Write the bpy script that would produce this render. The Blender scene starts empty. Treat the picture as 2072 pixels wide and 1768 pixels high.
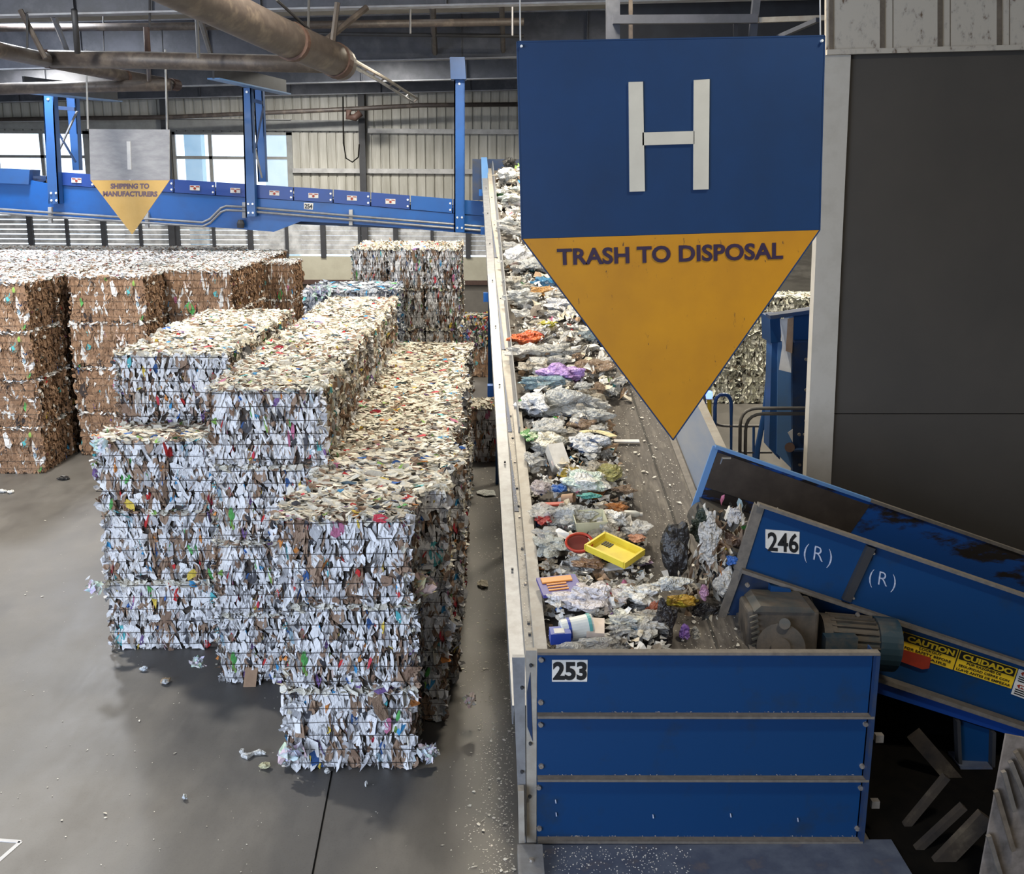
import bpy, bmesh, math, random
from mathutils import Vector, Matrix, noise
random.seed(7)
S = bpy.context.scene
COL = S.collection
W, H = 2072, 1768
F = 2150.0
PITCH = math.radians(13.55); YAW = math.radians(1.06); ROLL = 0.006
CAMZ = 4.95
R = Matrix.Rotation(-YAW, 3, 'Z') @ Matrix.Rotation(math.pi/2 - PITCH, 3, 'X') @ Matrix.Rotation(ROLL, 3, 'Z')
CAM = Vector((0, 0, CAMZ))
def V(*a): return Vector(a)
def ray(px, py):
    return (R @ Vector((px - W/2, -(py - H/2), -F))).normalized()
def aty(px, py, Y):
    d = ray(px, py); return CAM + d*(Y/d.y)
def atz(px, py, Z):
    d = ray(px, py); return CAM + d*((Z - CAMZ)/d.z)
def xat(px, py, Y): return aty(px, py, Y).x

# ------------------------------------------------------------------ camera
cd = bpy.data.cameras.new('camera'); co = bpy.data.objects.new('camera', cd); COL.objects.link(co)
co.matrix_world = Matrix.Translation(CAM) @ R.to_4x4()
cd.sensor_fit = 'HORIZONTAL'; cd.sensor_width = 36; cd.lens = F*36/W; cd.clip_end = 300; cd.clip_start = .05
S.camera = co

# ------------------------------------------------------------------ materials
def new_mat(name):
    m = bpy.data.materials.new(name); m.use_nodes = True
    nt = m.node_tree; b = nt.nodes['Principled BSDF']; return m, nt, b
def ramp(nt, stops):
    r = nt.nodes.new('ShaderNodeValToRGB'); e = r.color_ramp.elements
    while len(e) < len(stops): e.new(.5)
    for i, (p, c) in enumerate(stops):
        e[i].position = p; e[i].color = (*c, 1) if len(c) == 3 else c
    return r
def noise_node(nt, scale, detail=5, rough=.6, stretch=None):
    n = nt.nodes.new('ShaderNodeTexNoise'); n.inputs['Scale'].default_value = scale
    n.inputs['Detail'].default_value = detail; n.inputs['Roughness'].default_value = rough
    tc = nt.nodes.new('ShaderNodeTexCoord')
    if stretch:
        mp = nt.nodes.new('ShaderNodeMapping'); mp.inputs['Scale'].default_value = stretch
        nt.links.new(tc.outputs['Object'], mp.inputs['Vector']); nt.links.new(mp.outputs[0], n.inputs['Vector'])
    else: nt.links.new(tc.outputs['Object'], n.inputs['Vector'])
    return n
def M(name, c1, c2=None, scale=6, rough=.5, metal=0, lo=.35, hi=.65, bump=0, stretch=None, c3=None, detail=6, spec=.5):
    m, nt, b = new_mat(name)
    b.inputs['Roughness'].default_value = rough; b.inputs['Metallic'].default_value = metal
    b.inputs['Specular IOR Level'].default_value = spec
    if c2 is None:
        c2 = tuple(x*.8 for x in c1)
    n = noise_node(nt, scale, detail, .65, stretch)
    st = [(lo, c1), (hi, c2)]
    if c3: st = [(lo, c1), ((lo+hi)/2, c2), (hi, c3)]
    r = ramp(nt, st); nt.links.new(n.outputs['Fac'], r.inputs[0]); nt.links.new(r.outputs[0], b.inputs['Base Color'])
    if bump:
        bp = nt.nodes.new('ShaderNodeBump'); bp.inputs['Strength'].default_value = bump; bp.inputs['Distance'].default_value = .02
        nt.links.new(n.outputs['Fac'], bp.inputs['Height']); nt.links.new(bp.outputs[0], b.inputs['Normal'])
    return m
def emis(name, c, s):
    m, nt, b = new_mat(name); b.inputs['Base Color'].default_value = (*c, 1)
    b.inputs['Emission Color'].default_value = (*c, 1); b.inputs['Emission Strength'].default_value = s; return m
def paint_worn(name, c, grime=(.09, .08, .07), amt=.62, scale=3, rough=.45, flecks=None):
    # painted steel with dust film and chips
    m, nt, b = new_mat(name); b.inputs['Roughness'].default_value = rough
    n = noise_node(nt, scale, 8, .7)
    r = ramp(nt, [(amt-.12, (0, 0, 0)), (amt+.15, (1, 1, 1))]); nt.links.new(n.outputs['Fac'], r.inputs[0])
    mx = nt.nodes.new('ShaderNodeMixRGB'); mx.inputs[1].default_value = (*c, 1); mx.inputs[2].default_value = (*grime, 1)
    nt.links.new(r.outputs[0], mx.inputs[0])
    out = mx.outputs[0]
    if flecks:
        n2 = noise_node(nt, 26, 3, .8, (1, 1, .35)); r2 = ramp(nt, [(.70, (0, 0, 0)), (.72, (1, 1, 1))])
        nt.links.new(n2.outputs['Fac'], r2.inputs[0])
        m2 = nt.nodes.new('ShaderNodeMixRGB'); m2.inputs[2].default_value = (*flecks, 1)
        nt.links.new(r2.outputs[0], m2.inputs[0]); nt.links.new(out, m2.inputs[1]); out = m2.outputs[0]
    nt.links.new(out, b.inputs['Base Color']); return m
def attr_mat(name, rough=.6, bump=.4, trans=0, alpha=1, spec=.4, crinkle=0):
    m, nt, b = new_mat(name)
    a = nt.nodes.new('ShaderNodeAttribute'); a.attribute_name = 'Col'
    nt.links.new(a.outputs['Color'], b.inputs['Base Color'])
    b.inputs['Roughness'].default_value = rough; b.inputs['Specular IOR Level'].default_value = spec
    n = noise_node(nt, 15, 5, .65, (1.8, 1.8, .8))
    bp = nt.nodes.new('ShaderNodeBump'); bp.inputs['Strength'].default_value = bump; bp.inputs['Distance'].default_value = .03
    nt.links.new(n.outputs['Fac'], bp.inputs['Height']); nt.links.new(bp.outputs[0], b.inputs['Normal'])
    if alpha < 1: b.inputs['Alpha'].default_value = alpha
    if crinkle:
        vo = nt.nodes.new('ShaderNodeTexVoronoi'); vo.feature = 'DISTANCE_TO_EDGE'; vo.inputs['Scale'].default_value = crinkle
        tc = nt.nodes.new('ShaderNodeTexCoord'); ad = nt.nodes.new('ShaderNodeVectorMath'); ad.operation = 'MULTIPLY_ADD'
        nz = nt.nodes.new('ShaderNodeTexNoise'); nz.inputs['Scale'].default_value = 9
        nt.links.new(tc.outputs['Object'], nz.inputs['Vector'])
        ad.inputs[1].default_value = (.22, .22, .22)
        nt.links.new(nz.outputs['Color'], ad.inputs[0]); nt.links.new(tc.outputs['Object'], ad.inputs[2]); nt.links.new(ad.outputs[0], vo.inputs['Vector'])
        b2 = nt.nodes.new('ShaderNodeBump'); b2.inputs['Strength'].default_value = .9; b2.inputs['Distance'].default_value = .05
        nt.links.new(vo.outputs['Distance'], b2.inputs['Height']); nt.links.new(bp.outputs[0], b2.inputs['Normal']); nt.links.new(b2.outputs[0], b.inputs['Normal'])
    return m

BLUE = (.012, .085, .34)
m_blue = paint_worn('blue_paint', (.0015, .037, .130), (.014, .028, .048), .66, 2.2, .42)
m_blue_bright = paint_worn('bright_blue_paint', (.003, .088, .34), (.008, .06, .22), .6, .9, .4)
m_blue_skirt = paint_worn('royal_blue_paint', (.006, .045, .25), (.009, .04, .18), .6, .9, .4)
m_blue_post = paint_worn('post_blue_paint', (.02, .085, .26), (.03, .06, .14), .62, 1.5, .4)
m_blue_pale = paint_worn('pale_blue_paint', (.10, .22, .45), (.12, .20, .32), .6, 1.2, .5)
m_navy = paint_worn('navy_paint', (.010, .032, .095), (.045, .045, .045), .6, 3, .5)
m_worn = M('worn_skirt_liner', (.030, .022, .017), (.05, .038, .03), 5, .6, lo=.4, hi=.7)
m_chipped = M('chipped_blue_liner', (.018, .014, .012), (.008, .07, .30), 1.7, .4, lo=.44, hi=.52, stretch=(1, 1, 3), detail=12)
m_dust = M('dusty_flange_steel', (.17, .15, .13), (.10, .09, .08), 14, .7, lo=.3, hi=.7)
m_steel = M('galvanised_steel', (.27, .28, .30), (.20, .20, .21), 9, .42, .25)
m_cream = M('cream_painted_steel', (.38, .355, .315), (.30, .275, .24), 8, .55, c3=(.30, .25, .19), lo=.3, hi=.8)
m_bolt = M('bolt_steel', (.45, .43, .40), (.25, .2, .16), 40, .4, .6)
m_bolt_white = M('zinc_bolt', (.75, .78, .8), (.6, .6, .6), 40, .4, .2)
m_dark = M('dark_steel', (.032, .034, .04), (.022, .022, .026), 3, .6)
m_girder = M('grey_blue_girder_paint', (.065, .07, .092), (.045, .05, .065), 1.2, .6, c3=(.085, .09, .11))
m_flange = M('pale_flange_paint', (.30, .32, .36), (.20, .20, .22), 3, .6)
m_pipe = M('dusty_brown_pipe', (.075, .062, .056), (.05, .04, .037), 3, .5, c3=(.11, .09, .075))
m_rust = M('rusty_coupling', (.055, .026, .02), (.07, .04, .03), 20, .7)
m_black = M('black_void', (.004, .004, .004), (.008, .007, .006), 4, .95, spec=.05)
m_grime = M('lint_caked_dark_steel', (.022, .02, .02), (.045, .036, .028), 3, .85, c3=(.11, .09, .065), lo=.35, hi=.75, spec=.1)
m_oldsheet = M('grimy_ribbed_sheet', (.22, .19, .17), (.14, .12, .105), 7, .6, c3=(.05, .04, .035), lo=.4, hi=.8)
m_ink = M('black_ink', (.008, .008, .010), (.012, .012, .012), 4, .5)
m_white = M('white_sticker', (.68, .66, .62), (.55, .53, .5), 12, .5)
m_yel = M('yellow_sticker', (.80, .52, .02), (.70, .44, .02), 8, .45)
m_red = M('red_tape', (.34, .035, .015), (.26, .03, .015), 10, .5)
m_chalk = M('chalk', (.45, .50, .62), (.2, .25, .4), 60, .9, lo=.4, hi=.7)
m_glass, nt_, b_ = new_mat('window_glass')
b_.inputs['Base Color'].default_value = (.95, .98, 1, 1); b_.inputs['Roughness'].default_value = .05
b_.inputs['Alpha'].default_value = .12
m_motor = M('dusty_grey_green_motor', (.045, .055, .055), (.095, .078, .06), 5, .6, lo=.35, hi=.6, bump=.2)
m_motor2 = M('teal_motor_cover', (.018, .045, .065), (.10, .09, .075), 4, .5, lo=.5, hi=.7)
m_gear = M('dusty_brown_gearbox', (.105, .083, .062), (.055, .048, .04), 7, .7, bump=.3)
m_flakes = attr_mat('compressed_paper', .65, .7)
m_litter = attr_mat('loose_litter', .55, .35)
m_film = attr_mat('plastic_film', .16, .8, alpha=.66, spec=.9, crinkle=16)
m_bag = attr_mat('crumpled_bag', .28, .8, spec=.7, crinkle=13)
m_core = M('bale_core', (.11, .085, .065), (.04, .03, .025), 18, .8, lo=.35, hi=.6)  # dark so the gaps between flakes read as shaded crevices
m_core_br = M('brown_bale_core', (.17, .10, .06), (.06, .036, .022), 18, .8, lo=.35, hi=.6)
m_wire = M('baling_wire', (.03, .03, .035), (.05, .04, .035), 20, .5, .5)

def floor_mat():
    m, nt, b = new_mat('polished_concrete_floor')
    n1 = noise_node(nt, .35, 8, .62); n2 = noise_node(nt, 1.3, 9, .7, (1, .35, 1)); n3 = noise_node(nt, 60, 2, .7)
    r1 = ramp(nt, [(.3, (.092, .086, .079)), (.52, (.125, .118, .110)), (.72, (.175, .167, .158))])
    r2 = ramp(nt, [(.34, (.62, .62, .64)), (.55, (1, 1, 1)), (.75, (1.14, 1.12, 1.10))])
    r3 = ramp(nt, [(.55, (1, 1, 1)), (.7, (.8, .79, .78))])
    mx = nt.nodes.new('ShaderNodeMixRGB'); mx.blend_type = 'MULTIPLY'; mx.inputs[0].default_value = .9
    mx2 = nt.nodes.new('ShaderNodeMixRGB'); mx2.blend_type = 'MULTIPLY'; mx2.inputs[0].default_value = .7
    for n, r in ((n1, r1), (n2, r2), (n3, r3)): nt.links.new(n.outputs['Fac'], r.inputs[0])
    nt.links.new(r1.outputs[0], mx.inputs[1]); nt.links.new(r2.outputs[0], mx.inputs[2])
    nt.links.new(mx.outputs[0], mx2.inputs[1]); nt.links.new(r3.outputs[0], mx2.inputs[2])
    nt.links.new(mx2.outputs[0], b.inputs['Base Color'])
    rr = ramp(nt, [(.3, (.38, .38, .38)), (.7, (.62, .62, .62))]); nt.links.new(n2.outputs['Fac'], rr.inputs[0])
    nt.links.new(rr.outputs[0], b.inputs['Roughness'])
    return m
m_floor = floor_mat()
m_wallmetal = M('dirty_corrugated_metal', (.50, .49, .45), (.36, .35, .31), 1.6, .5, .0, c3=(.27, .26, .22), lo=.3, hi=.75, stretch=(2.5, 1, .25))
m_wallgirt = M('galvanised_girt', (.45, .45, .45), (.3, .3, .3), 3, .5)
m_frame = M('grey_window_frame', (.26, .27, .26), (.20, .20, .20), 3, .5)
m_conc = M('beige_concrete', (.42, .40, .32), (.33, .31, .24), 1.5, .8, lo=.3, hi=.7)
m_conc_dark = M('stained_dark_concrete', (.16, .145, .125), (.10, .09, .08), 1.2, .8, lo=.3, hi=.7)
m_louver = M('grey_louver_slat', (.5, .5, .5), (.25, .25, .25), 3, .5)
m_deck = M('cream_roof_deck', (.42, .40, .36), (.28, .26, .23), 1, .7)
m_belt = M('dusty_rubber_belt', (.15, .135, .12), (.085, .075, .068), 3.5, .75, lo=.3, hi=.7, stretch=(3, .4, 1), c3=(.20, .18, .155), bump=.1)
m_beltridge = M('dark_rubber_belt', (.05, .045, .04), (.03, .028, .026), 5, .8)
m_dkpanel = M('dark_door_skin', (.07, .062, .054), (.06, .054, .048), 1, .7)
m_cladding = M('chipped_white_cladding', (.46, .42, .36), (.39, .355, .31), 13, .6, lo=.52, hi=.68, c3=(.12, .08, .05), stretch=(1, 1, .6))
m_rib = M('grimy_rib', (.16, .13, .10), (.10, .08, .06), 9, .7)
m_plate = M('scuffed_blue_grey_plate', (.10, .12, .17), (.06, .075, .12), 4, .55, c3=(.15, .12, .11), lo=.35, hi=.8)
m_signblue = M('navy_sign_face', (.006, .031, .098), (.006, .024, .07), 1.5, .38, lo=.3, hi=.7)
def sign_yellow():
    m, nt, b = new_mat('scratched_yellow_sign'); b.inputs['Roughness'].default_value = .42
    n = noise_node(nt, 13, 5, .8, (2.0, 1, .6)); r = ramp(nt, [(.635, (0, 0, 0)), (.655, (1, 1, 1))])
    n2 = noise_node(nt, 2.2, 5, .6); r2 = ramp(nt, [(.3, (.44, .20, .008)), (.7, (.34, .15, .010))])
    mx = nt.nodes.new('ShaderNodeMixRGB'); mx.inputs[2].default_value = (.10, .05, .02, 1)
    nt.links.new(n.outputs['Fac'], r.inputs[0]); nt.links.new(n2.outputs['Fac'], r2.inputs[0])
    nt.links.new(r.outputs[0], mx.inputs[0]); nt.links.new(r2.outputs[0], mx.inputs[1]); nt.links.new(mx.outputs[0], b.inputs['Base Color'])
    return m
m_signyel = sign_yellow()
m_signyel2 = M('faded_yellow_sign', (.66, .42, .12), (.58, .35, .08), 2, .5)
m_signgrey = M('smeared_grey_sign', (.26, .26, .28), (.36, .36, .38), 3, .5, lo=.35, hi=.65, stretch=(1, 1, 3))
m_signtext = M('dark_violet_lettering', (.018, .009, .03), (.025, .011, .034), 8, .5)
m_signtext2 = M('purple_grey_lettering', (.12, .07, .12), (.15, .09, .12), 8, .5)
m_Hwhite = M('offwhite_letter', (.44, .42, .36), (.38, .36, .31), 3, .5)
m_edge = M('sign_edge', (.35, .36, .36), (.25, .25, .25), 3, .5)
m_paper = M('white_paper', (.7, .7, .7), (.6, .6, .62), 8, .7)
m_yelpole = M('yellow_pole_paint', (.75, .55, .03), (.6, .42, .03), 6, .5)
m_card = M('kraft_card', (.38, .25, .16), (.3, .19, .12), 8, .8)

# ------------------------------------------------------------------ mesh builder
class MB:
    def __init__(s): s.v = []; s.f = []; s.m = []; s.c = []; s.mi = 0; s.col = (.5, .5, .5)
    def add(s, vs, fs, mi=None, col=None):
        b = len(s.v); s.v.extend([tuple(x) for x in vs])
        for f in fs:
            s.f.append([i+b for i in f]); s.m.append(s.mi if mi is None else mi); s.c.append(col or s.col)
        return s
    def box(s, c, size, rot=None, mi=None):
        x, y, z = (k/2 for k in size); pts = [V(i, j, k) for i in (-x, x) for j in (-y, y) for k in (-z, z)]
        if rot is not None: pts = [rot @ p for p in pts]
        c = Vector(c); return s.hexa([c+p for p in pts], mi)
    def bb(s, a, b, mi=None):
        a = Vector(a); b = Vector(b); return s.box((a+b)/2, [abs(b[i]-a[i]) for i in range(3)], None, mi)
    def hexa(s, p, mi=None):
        return s.add(p, [(0, 1, 3, 2), (4, 6, 7, 5), (0, 4, 5, 1), (2, 3, 7, 6), (0, 2, 6, 4), (1, 5, 7, 3)], mi)
    def prism(s, poly, ext, mi=None):
        n = len(poly); ext = Vector(ext); a = [Vector(p) for p in poly]; b = [p+ext for p in a]
        fs = [list(range(n))[::-1], list(range(n, 2*n))] + [(i, (i+1) % n, n+(i+1) % n, n+i) for i in range(n)]
        return s.add(a+b, fs, mi)
    def bar(s, p0, p1, w, h, up=(0, 0, 1), mi=None):
        p0 = Vector(p0); p1 = Vector(p1); d = (p1-p0).normalized(); u = Vector(up)
        side = d.cross(u)
        if side.length < 1e-4: side = d.cross(V(0, 1, 0))
        side.normalize(); u = side.cross(d).normalized()
        pts = [p + side*(a*w/2) + u*(b*h/2) for p in (p0, p1) for a in (-1, 1) for b in (-1, 1)]
        return s.hexa(pts, mi)
    def tube(s, path, r, n=10, mi=None, cap=True):
        path = [Vector(p) for p in path]; rings = []; up = V(0, 0, 1)
        for i, p in enumerate(path):
            d = (path[min(i+1, len(path)-1)] - path[max(i-1, 0)]).normalized()
            a = d.cross(up)
            if a.length < .05: a = d.cross(V(0, 1, 0))
            a.normalize(); b = d.cross(a)
            rr = r[i] if isinstance(r, (list, tuple)) else r
            rings.append([p + a*(rr*math.cos(2*math.pi*k/n)) + b*(rr*math.sin(2*math.pi*k/n)) for k in range(n)])
        vs = [q for g in rings for q in g]; fs = []
        for i in range(len(rings)-1):
            for k in range(n):
                fs.append((i*n+k, i*n+(k+1) % n, (i+1)*n+(k+1) % n, (i+1)*n+k))
        if cap: fs += [list(range(n))[::-1], [len(vs)-n+k for k in range(n)]]
        return s.add(vs, fs, mi)
    def build(s, name, mats, parent=None, smooth=False, colors=False):
        if not isinstance(mats, (list, tuple)): mats = [mats]
        me = bpy.data.meshes.new(name)
        off = parent.location if parent is not None else V(0, 0, 0)
        if parent is not None and parent.parent is not None: off = off + parent.parent.location
        me.from_pydata([(v[0]-off[0], v[1]-off[1], v[2]-off[2]) for v in s.v], [], s.f)
        for m in mats: me.materials.append(m)
        me.polygons.foreach_set('material_index', s.m)
        if smooth: me.polygons.foreach_set('use_smooth', [True]*len(s.f))
        if colors:
            ca = me.color_attributes.new('Col', 'FLOAT_COLOR', 'CORNER'); buf = []
            for f, c in zip(s.f, s.c): buf.extend((c[0], c[1], c[2], 1.0)*len(f))
            ca.data.foreach_set('color', buf)
        me.update()
        o = bpy.data.objects.new(name, me); COL.objects.link(o)
        if parent is not None: o.parent = parent
        return o
def tag(o, label=None, cat=None, group=None, kind=None):
    if label: o['label'] = label
    if cat: o['category'] = cat
    if group: o['group'] = group
    if kind: o['kind'] = kind
    return o
def thing(name, loc, label, cat, group=None):
    o = bpy.data.objects.new(name, None); COL.objects.link(o); o.location = Vector(loc); o.empty_display_size = .1
    return tag(o, label, cat, group)
def struct(name, mb, mat, label=None, parent=None, **k):
    o = mb.build(name, mat, parent, **k)
    if parent is None: o['kind'] = 'structure'; o['label'] = label or name.replace('_', ' '); o['category'] = name.split('_')[0]
    return o
def text_verts(txt, bold=0., extr=0.0, spacing=1.0):
    cu = bpy.data.curves.new('t', 'FONT'); cu.body = txt; cu.offset = bold; cu.extrude = extr; cu.space_character = spacing
    cu.resolution_u = 4
    ob = bpy.data.objects.new('t', cu); COL.objects.link(ob)
    dg = bpy.context.evaluated_depsgraph_get(); me = bpy.data.meshes.new_from_object(ob.evaluated_get(dg))
    vs = [v.co.copy() for v in me.vertices]; fs = [list(p.vertices) for p in me.polygons]
    bpy.data.objects.remove(ob); bpy.data.curves.remove(cu); bpy.data.meshes.remove(me)
    x0 = min(v.x for v in vs); x1 = max(v.x for v in vs); y0 = min(v.y for v in vs); y1 = max(v.y for v in vs)
    return [((v.x-x0)/(x1-x0), (v.y-y0)/(y1-y0), v.z) for v in vs], fs
def text_mb(mb, txt, BL, BR, TL, bold=.02, off=(0, -.004, 0), spacing=1.0, mi=None, thick=.003):
    vs, fs = text_verts(txt, bold, .01, spacing); BL = Vector(BL); U = Vector(BR)-BL; Vv = Vector(TL)-BL; off = Vector(off)
    on = off.normalized()
    return mb.add([BL + U*a + Vv*b + off + on*(c/.01*thick/2) for a, b, c in vs], fs, mi)
def bolt(parent, p, r, n=(0, -1, 0), mat=None, name='bolt', h=.02):
    mb = MB(); p = Vector(p); n = Vector(n); mb.tube([p - n*.005, p + n*h], [r, r*.85], 8)
    return mb.build(name, mat or m_bolt, parent)

# ------------------------------------------------------------------ flakes
def flake(mb, c, n, up, w, l, col, crump, k=6, rnd=random):
    t = n.cross(up)
    if t.length < 1e-3: t = V(1, 0, 0)
    t.normalize(); up = t.cross(n)
    vs = [c + n*(rnd.uniform(-.2, .6)*crump)]
    a0 = rnd.uniform(0, 6.28)
    for i in range(k):
        a = a0 + 6.2832*i/k; r = rnd.uniform(.62, 1.15)
        vs.append(c + t*(math.cos(a)*w*.5*r) + up*(math.sin(a)*l*.5*r) + n*(rnd.uniform(-1, 1)*crump))
    mb.add(vs, [(0, i+1, (i+1) % k+1) for i in range(k)], None, col)
ACC = [(.55, .03, .03), (.62, .05, .08), (.05, .16, .50), (.05, .30, .60), (.10, .45, .50), (.10, .38, .10), (.26, .46, .10),
       (.70, .52, .08), (.62, .24, .06), (.50, .16, .28), (.20, .12, .32), (.03, .09, .26), (.45, .52, .56), (.55, .44, .40), (.30, .42, .50)]
def pal(kind, p, face, rnd):
    x = rnd.random(); patch = noise.noise(Vector((p.x*5, p.y*5+3*len(face), p.z*2.2)) + V(rnd.seedv, 0, 0))
    g = rnd.uniform(.86, 1.08)
    def c(a): return tuple(min(.9, q*g) for q in a)
    if kind == 'white':
        br = .10 + (.55 if patch > .27 else 0) + (.15 if face == 'side' else 0)
        if face == 'top': br = .12
        if x < br: return c((.34, .23, .16) if rnd.random() < .7 else (.25, .16, .11))
        if x < br+.055: return rnd.choice(ACC)
        if x < br+.085: return c((.06, .06, .07))
        if x < br+.25: return c((.46, .46, .48) if face != 'top' else (.58, .54, .46))
        if face == 'side': return c((.66, .62, .52))
        return c((.84, .84, .86) if face == 'front' else (.80, .77, .68))  # tops and their greys made cream: warm lamp light put into the colour
    if kind == 'brown':
        wh = .07 + (.45 if patch > .36 else 0)
        if face == 'top': wh = .80
        if face == 'side': wh *= .35
        if x < wh: return c((.74, .74, .74))
        if x < wh+.022: return rnd.choice(ACC)
        if x < wh+.045: return c((.05, .04, .04))
        return c((.30, .185, .115) if rnd.random() < .6 else ((.235, .14, .085) if rnd.random() < .6 else (.37, .245, .165)))
    if kind == 'film':
        if x < .05: return rnd.choice(ACC[2:6])
        if x < .2: return c((.08, .09, .12))
        if x < .55: return c((.30, .34, .42))
        return c((.56, .59, .64))
    if kind == 'mixed':   # containers / bright plastics
        if x < .35: return rnd.choice(ACC)
        if x < .6: return c((.07, .06, .06))
        return c((.6, .58, .5))
    if kind == 'pale':
        if x < .1: return c((.30, .26, .2))
        if x < .15: return c((.08, .08, .08))
        return c((.66, .66, .55) if rnd.random() < .5 else (.75, .75, .68))
def make_bale(name, kind, w, d, h, seed, dens=1.0, fs=1.0):
    rnd = random.Random(seed); rnd.seedv = seed*7.3
    mb = MB()
    # core : subdivided box, slightly bulged
    nx, nz = 8, 6; core = MB()
    hx, hy = w/2-.055, d/2-.055
    def P(u, v, q):   # bulge
        return V(u*hx*(1+.02*noise.noise(V(v*2, q*3, seed))), v*hy*(1+.03*noise.noise(V(u*2, q*3, seed+9))), .012 + (h-.045)*q)
    g = 5
    for (ax, sg) in ((0, -1), (0, 1), (1, -1), (1, 1), (2, 0), (2, 1)):
        vs = []; fsx = []
        for i in range(g+1):
            for j in range(g+1):
                a = -1+2*i/g; b = -1+2*j/g
                if ax == 0: q = P(sg, a, (b+1)/2)
                elif ax == 1: q = P(a, sg, (b+1)/2)
                else: q = P(a, b, sg)
                vs.append(q)
        for i in range(g):
            for j in range(g): fsx.append((i*(g+1)+j, (i+1)*(g+1)+j, (i+1)*(g+1)+j+1, i*(g+1)+j+1))
        mb.add(vs, fsx, 1, (.1, .1, .1))
    big = 1.5 if kind == 'brown' else 1.0
    tl_ = .5 if kind == 'brown' else 1.0
    def warp(p):
        ex_ = max(0, abs(p.x)/(w/2)-.80)/.2; ey_ = max(0, abs(p.y)/(d/2)-.78)/.22; ez_ = max(0, abs(p.z/h-.5)*2-.84)/.16
        q = p.copy()
        if ex_ > 0 and abs(p.y) > d/2-.1: q.y *= 1-.07*ex_*ex_*.8/d
        if ey_ > 0 and abs(p.x) > w/2-.1: q.x *= 1-.05*ey_*ey_
        if ez_ > 0:
            k = .045*ez_*ez_
            if abs(p.y) > d/2-.1: q.y *= 1-k*.8/d
            if abs(p.x) > w/2-.1: q.x *= 1-k
        nz_ = noise.noise(V(p.x*2.2+seed, p.y*2.2, p.z*3.1)); q.x *= 1+.022*nz_; q.y *= 1+.03*nz_
        return q
    def scatter(n, face):
        for _ in range(int(n*dens)):
            if face in ('front', 'back'):
                s = -1 if face == 'front' else 1
                p = V(rnd.uniform(-.5, .5)*w, s*(d/2-.03+rnd.uniform(-.012, .022)), rnd.uniform(.015, .985)*h)
                a = rnd.gauss(0, .55*tl_); nrm = V(math.sin(a), s*math.cos(a), rnd.gauss(0, .25*tl_)).normalized()
                up = V(rnd.gauss(0, .28), 0, 1); ww = rnd.uniform(.018, .06)*big; ll = rnd.uniform(.06, .20)*big
                col = pal(kind, p, 'front', rnd); cr = .014
                if rnd.random() < .13: ww *= 2.5; ll *= 1.25; nrm = V(nrm.x*.4, nrm.y, nrm.z*.4).normalized()
            elif face in ('left', 'right'):
                s = -1 if face == 'left' else 1
                p = V(s*(w/2-.03+rnd.uniform(-.015, .03)), rnd.uniform(-.5, .5)*d, rnd.uniform(.015, .985)*h)
                a = rnd.gauss(0, .6); nrm = V(s*math.cos(a), math.sin(a), rnd.gauss(0, .3)).normalized()
                up = V(0, rnd.gauss(0, .35), 1); ww = rnd.uniform(.03, .09); ll = rnd.uniform(.05, .15)
                col = pal(kind, p, 'side', rnd); cr = .018
            else:
                p = V(rnd.uniform(-.5, .5)*w, rnd.uniform(-.5, .5)*d, h-.03+rnd.uniform(-.012, .022))
                nrm = V(rnd.gauss(0, .25), rnd.gauss(-.12, .5), 1).normalized()
                up = V(rnd.gauss(0, .3), 1, 0); ww = rnd.uniform(.06, .19); ll = rnd.uniform(.03, .085)
                col = pal(kind, p, 'top', rnd); cr = .014
            if face != 'top':
                m_ = min(ll*fs*.5, h*.4); p.z = min(max(p.z, m_*.8), h-m_*.95)
            flake(mb, warp(p), nrm, up, ww*fs, ll*fs, col, cr*fs, rnd.choice((5, 6, 7, 8)), rnd)
    scatter(w*h*760, 'front'); scatter(w*h*420, 'back'); scatter(d*h*420, 'left'); scatter(d*h*640, 'right'); scatter(w*d*760, 'top')
    # tufts breaking the silhouette along the edges
    for _ in range(int((60 if kind == 'brown' else 150)*dens)):
        e = rnd.random(); sx = rnd.choice((-1, 1)); sy = rnd.choice((-1, -1, 1))
        if e < .4: p = V(sx*w/2*.985, sy*d/2*.985, rnd.uniform(.03, .95)*h)
        elif e < .7: p = V(rnd.uniform(-.5, .5)*w, sy*d/2*.98, rnd.choice((.02, .98))*h)
        else: p = V(sx*w/2*.98, rnd.uniform(-.5, .5)*d, rnd.choice((.03, .98))*h)
        nrm = V(rnd.gauss(0, 1), rnd.gauss(0, 1), rnd.gauss(0, 1)).normalized()
        p += V(p.x, p.y, 0).normalized()*rnd.uniform(-.01, .02)
        p.z = max(.04, p.z)
        flake(mb, p, nrm, V(rnd.gauss(0, 1), rnd.gauss(0, 1), 1).normalized(), rnd.uniform(.03, .08)*fs, rnd.uniform(.05, .13)*fs, pal(kind, p, 'top' if p.z > h*.93 else 'front', rnd), .02, 6, rnd)
    o = mb.build(name, [m_flakes, m_core_br if kind == 'brown' else m_core], None, colors=True)
    # wires
    wr = MB(); a = w/2+.004; b = d/2+.004
    nw = 6
    for i in range(nw):
        z = h*(i+.6)/nw + rnd.uniform(-.012, .012); t = .0028
        pts = []
        for (x0, y0, x1, y1) in ((-a, -b, a, -b), (a, -b, a, b), (a, b, -a, b), (-a, b, -a, -b)):
            seg = 6
            for k in range(seg):
                u = k/seg; pts.append(V(x0+(x1-x0)*u, y0+(y1-y0)*u, z+rnd.uniform(-.006, .006)))
        pts.append(pts[0].copy())
        wr.tube(pts, t, 4, cap=False)
    wo = wr.build('baling_wire', m_wire, o)
    return o
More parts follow.
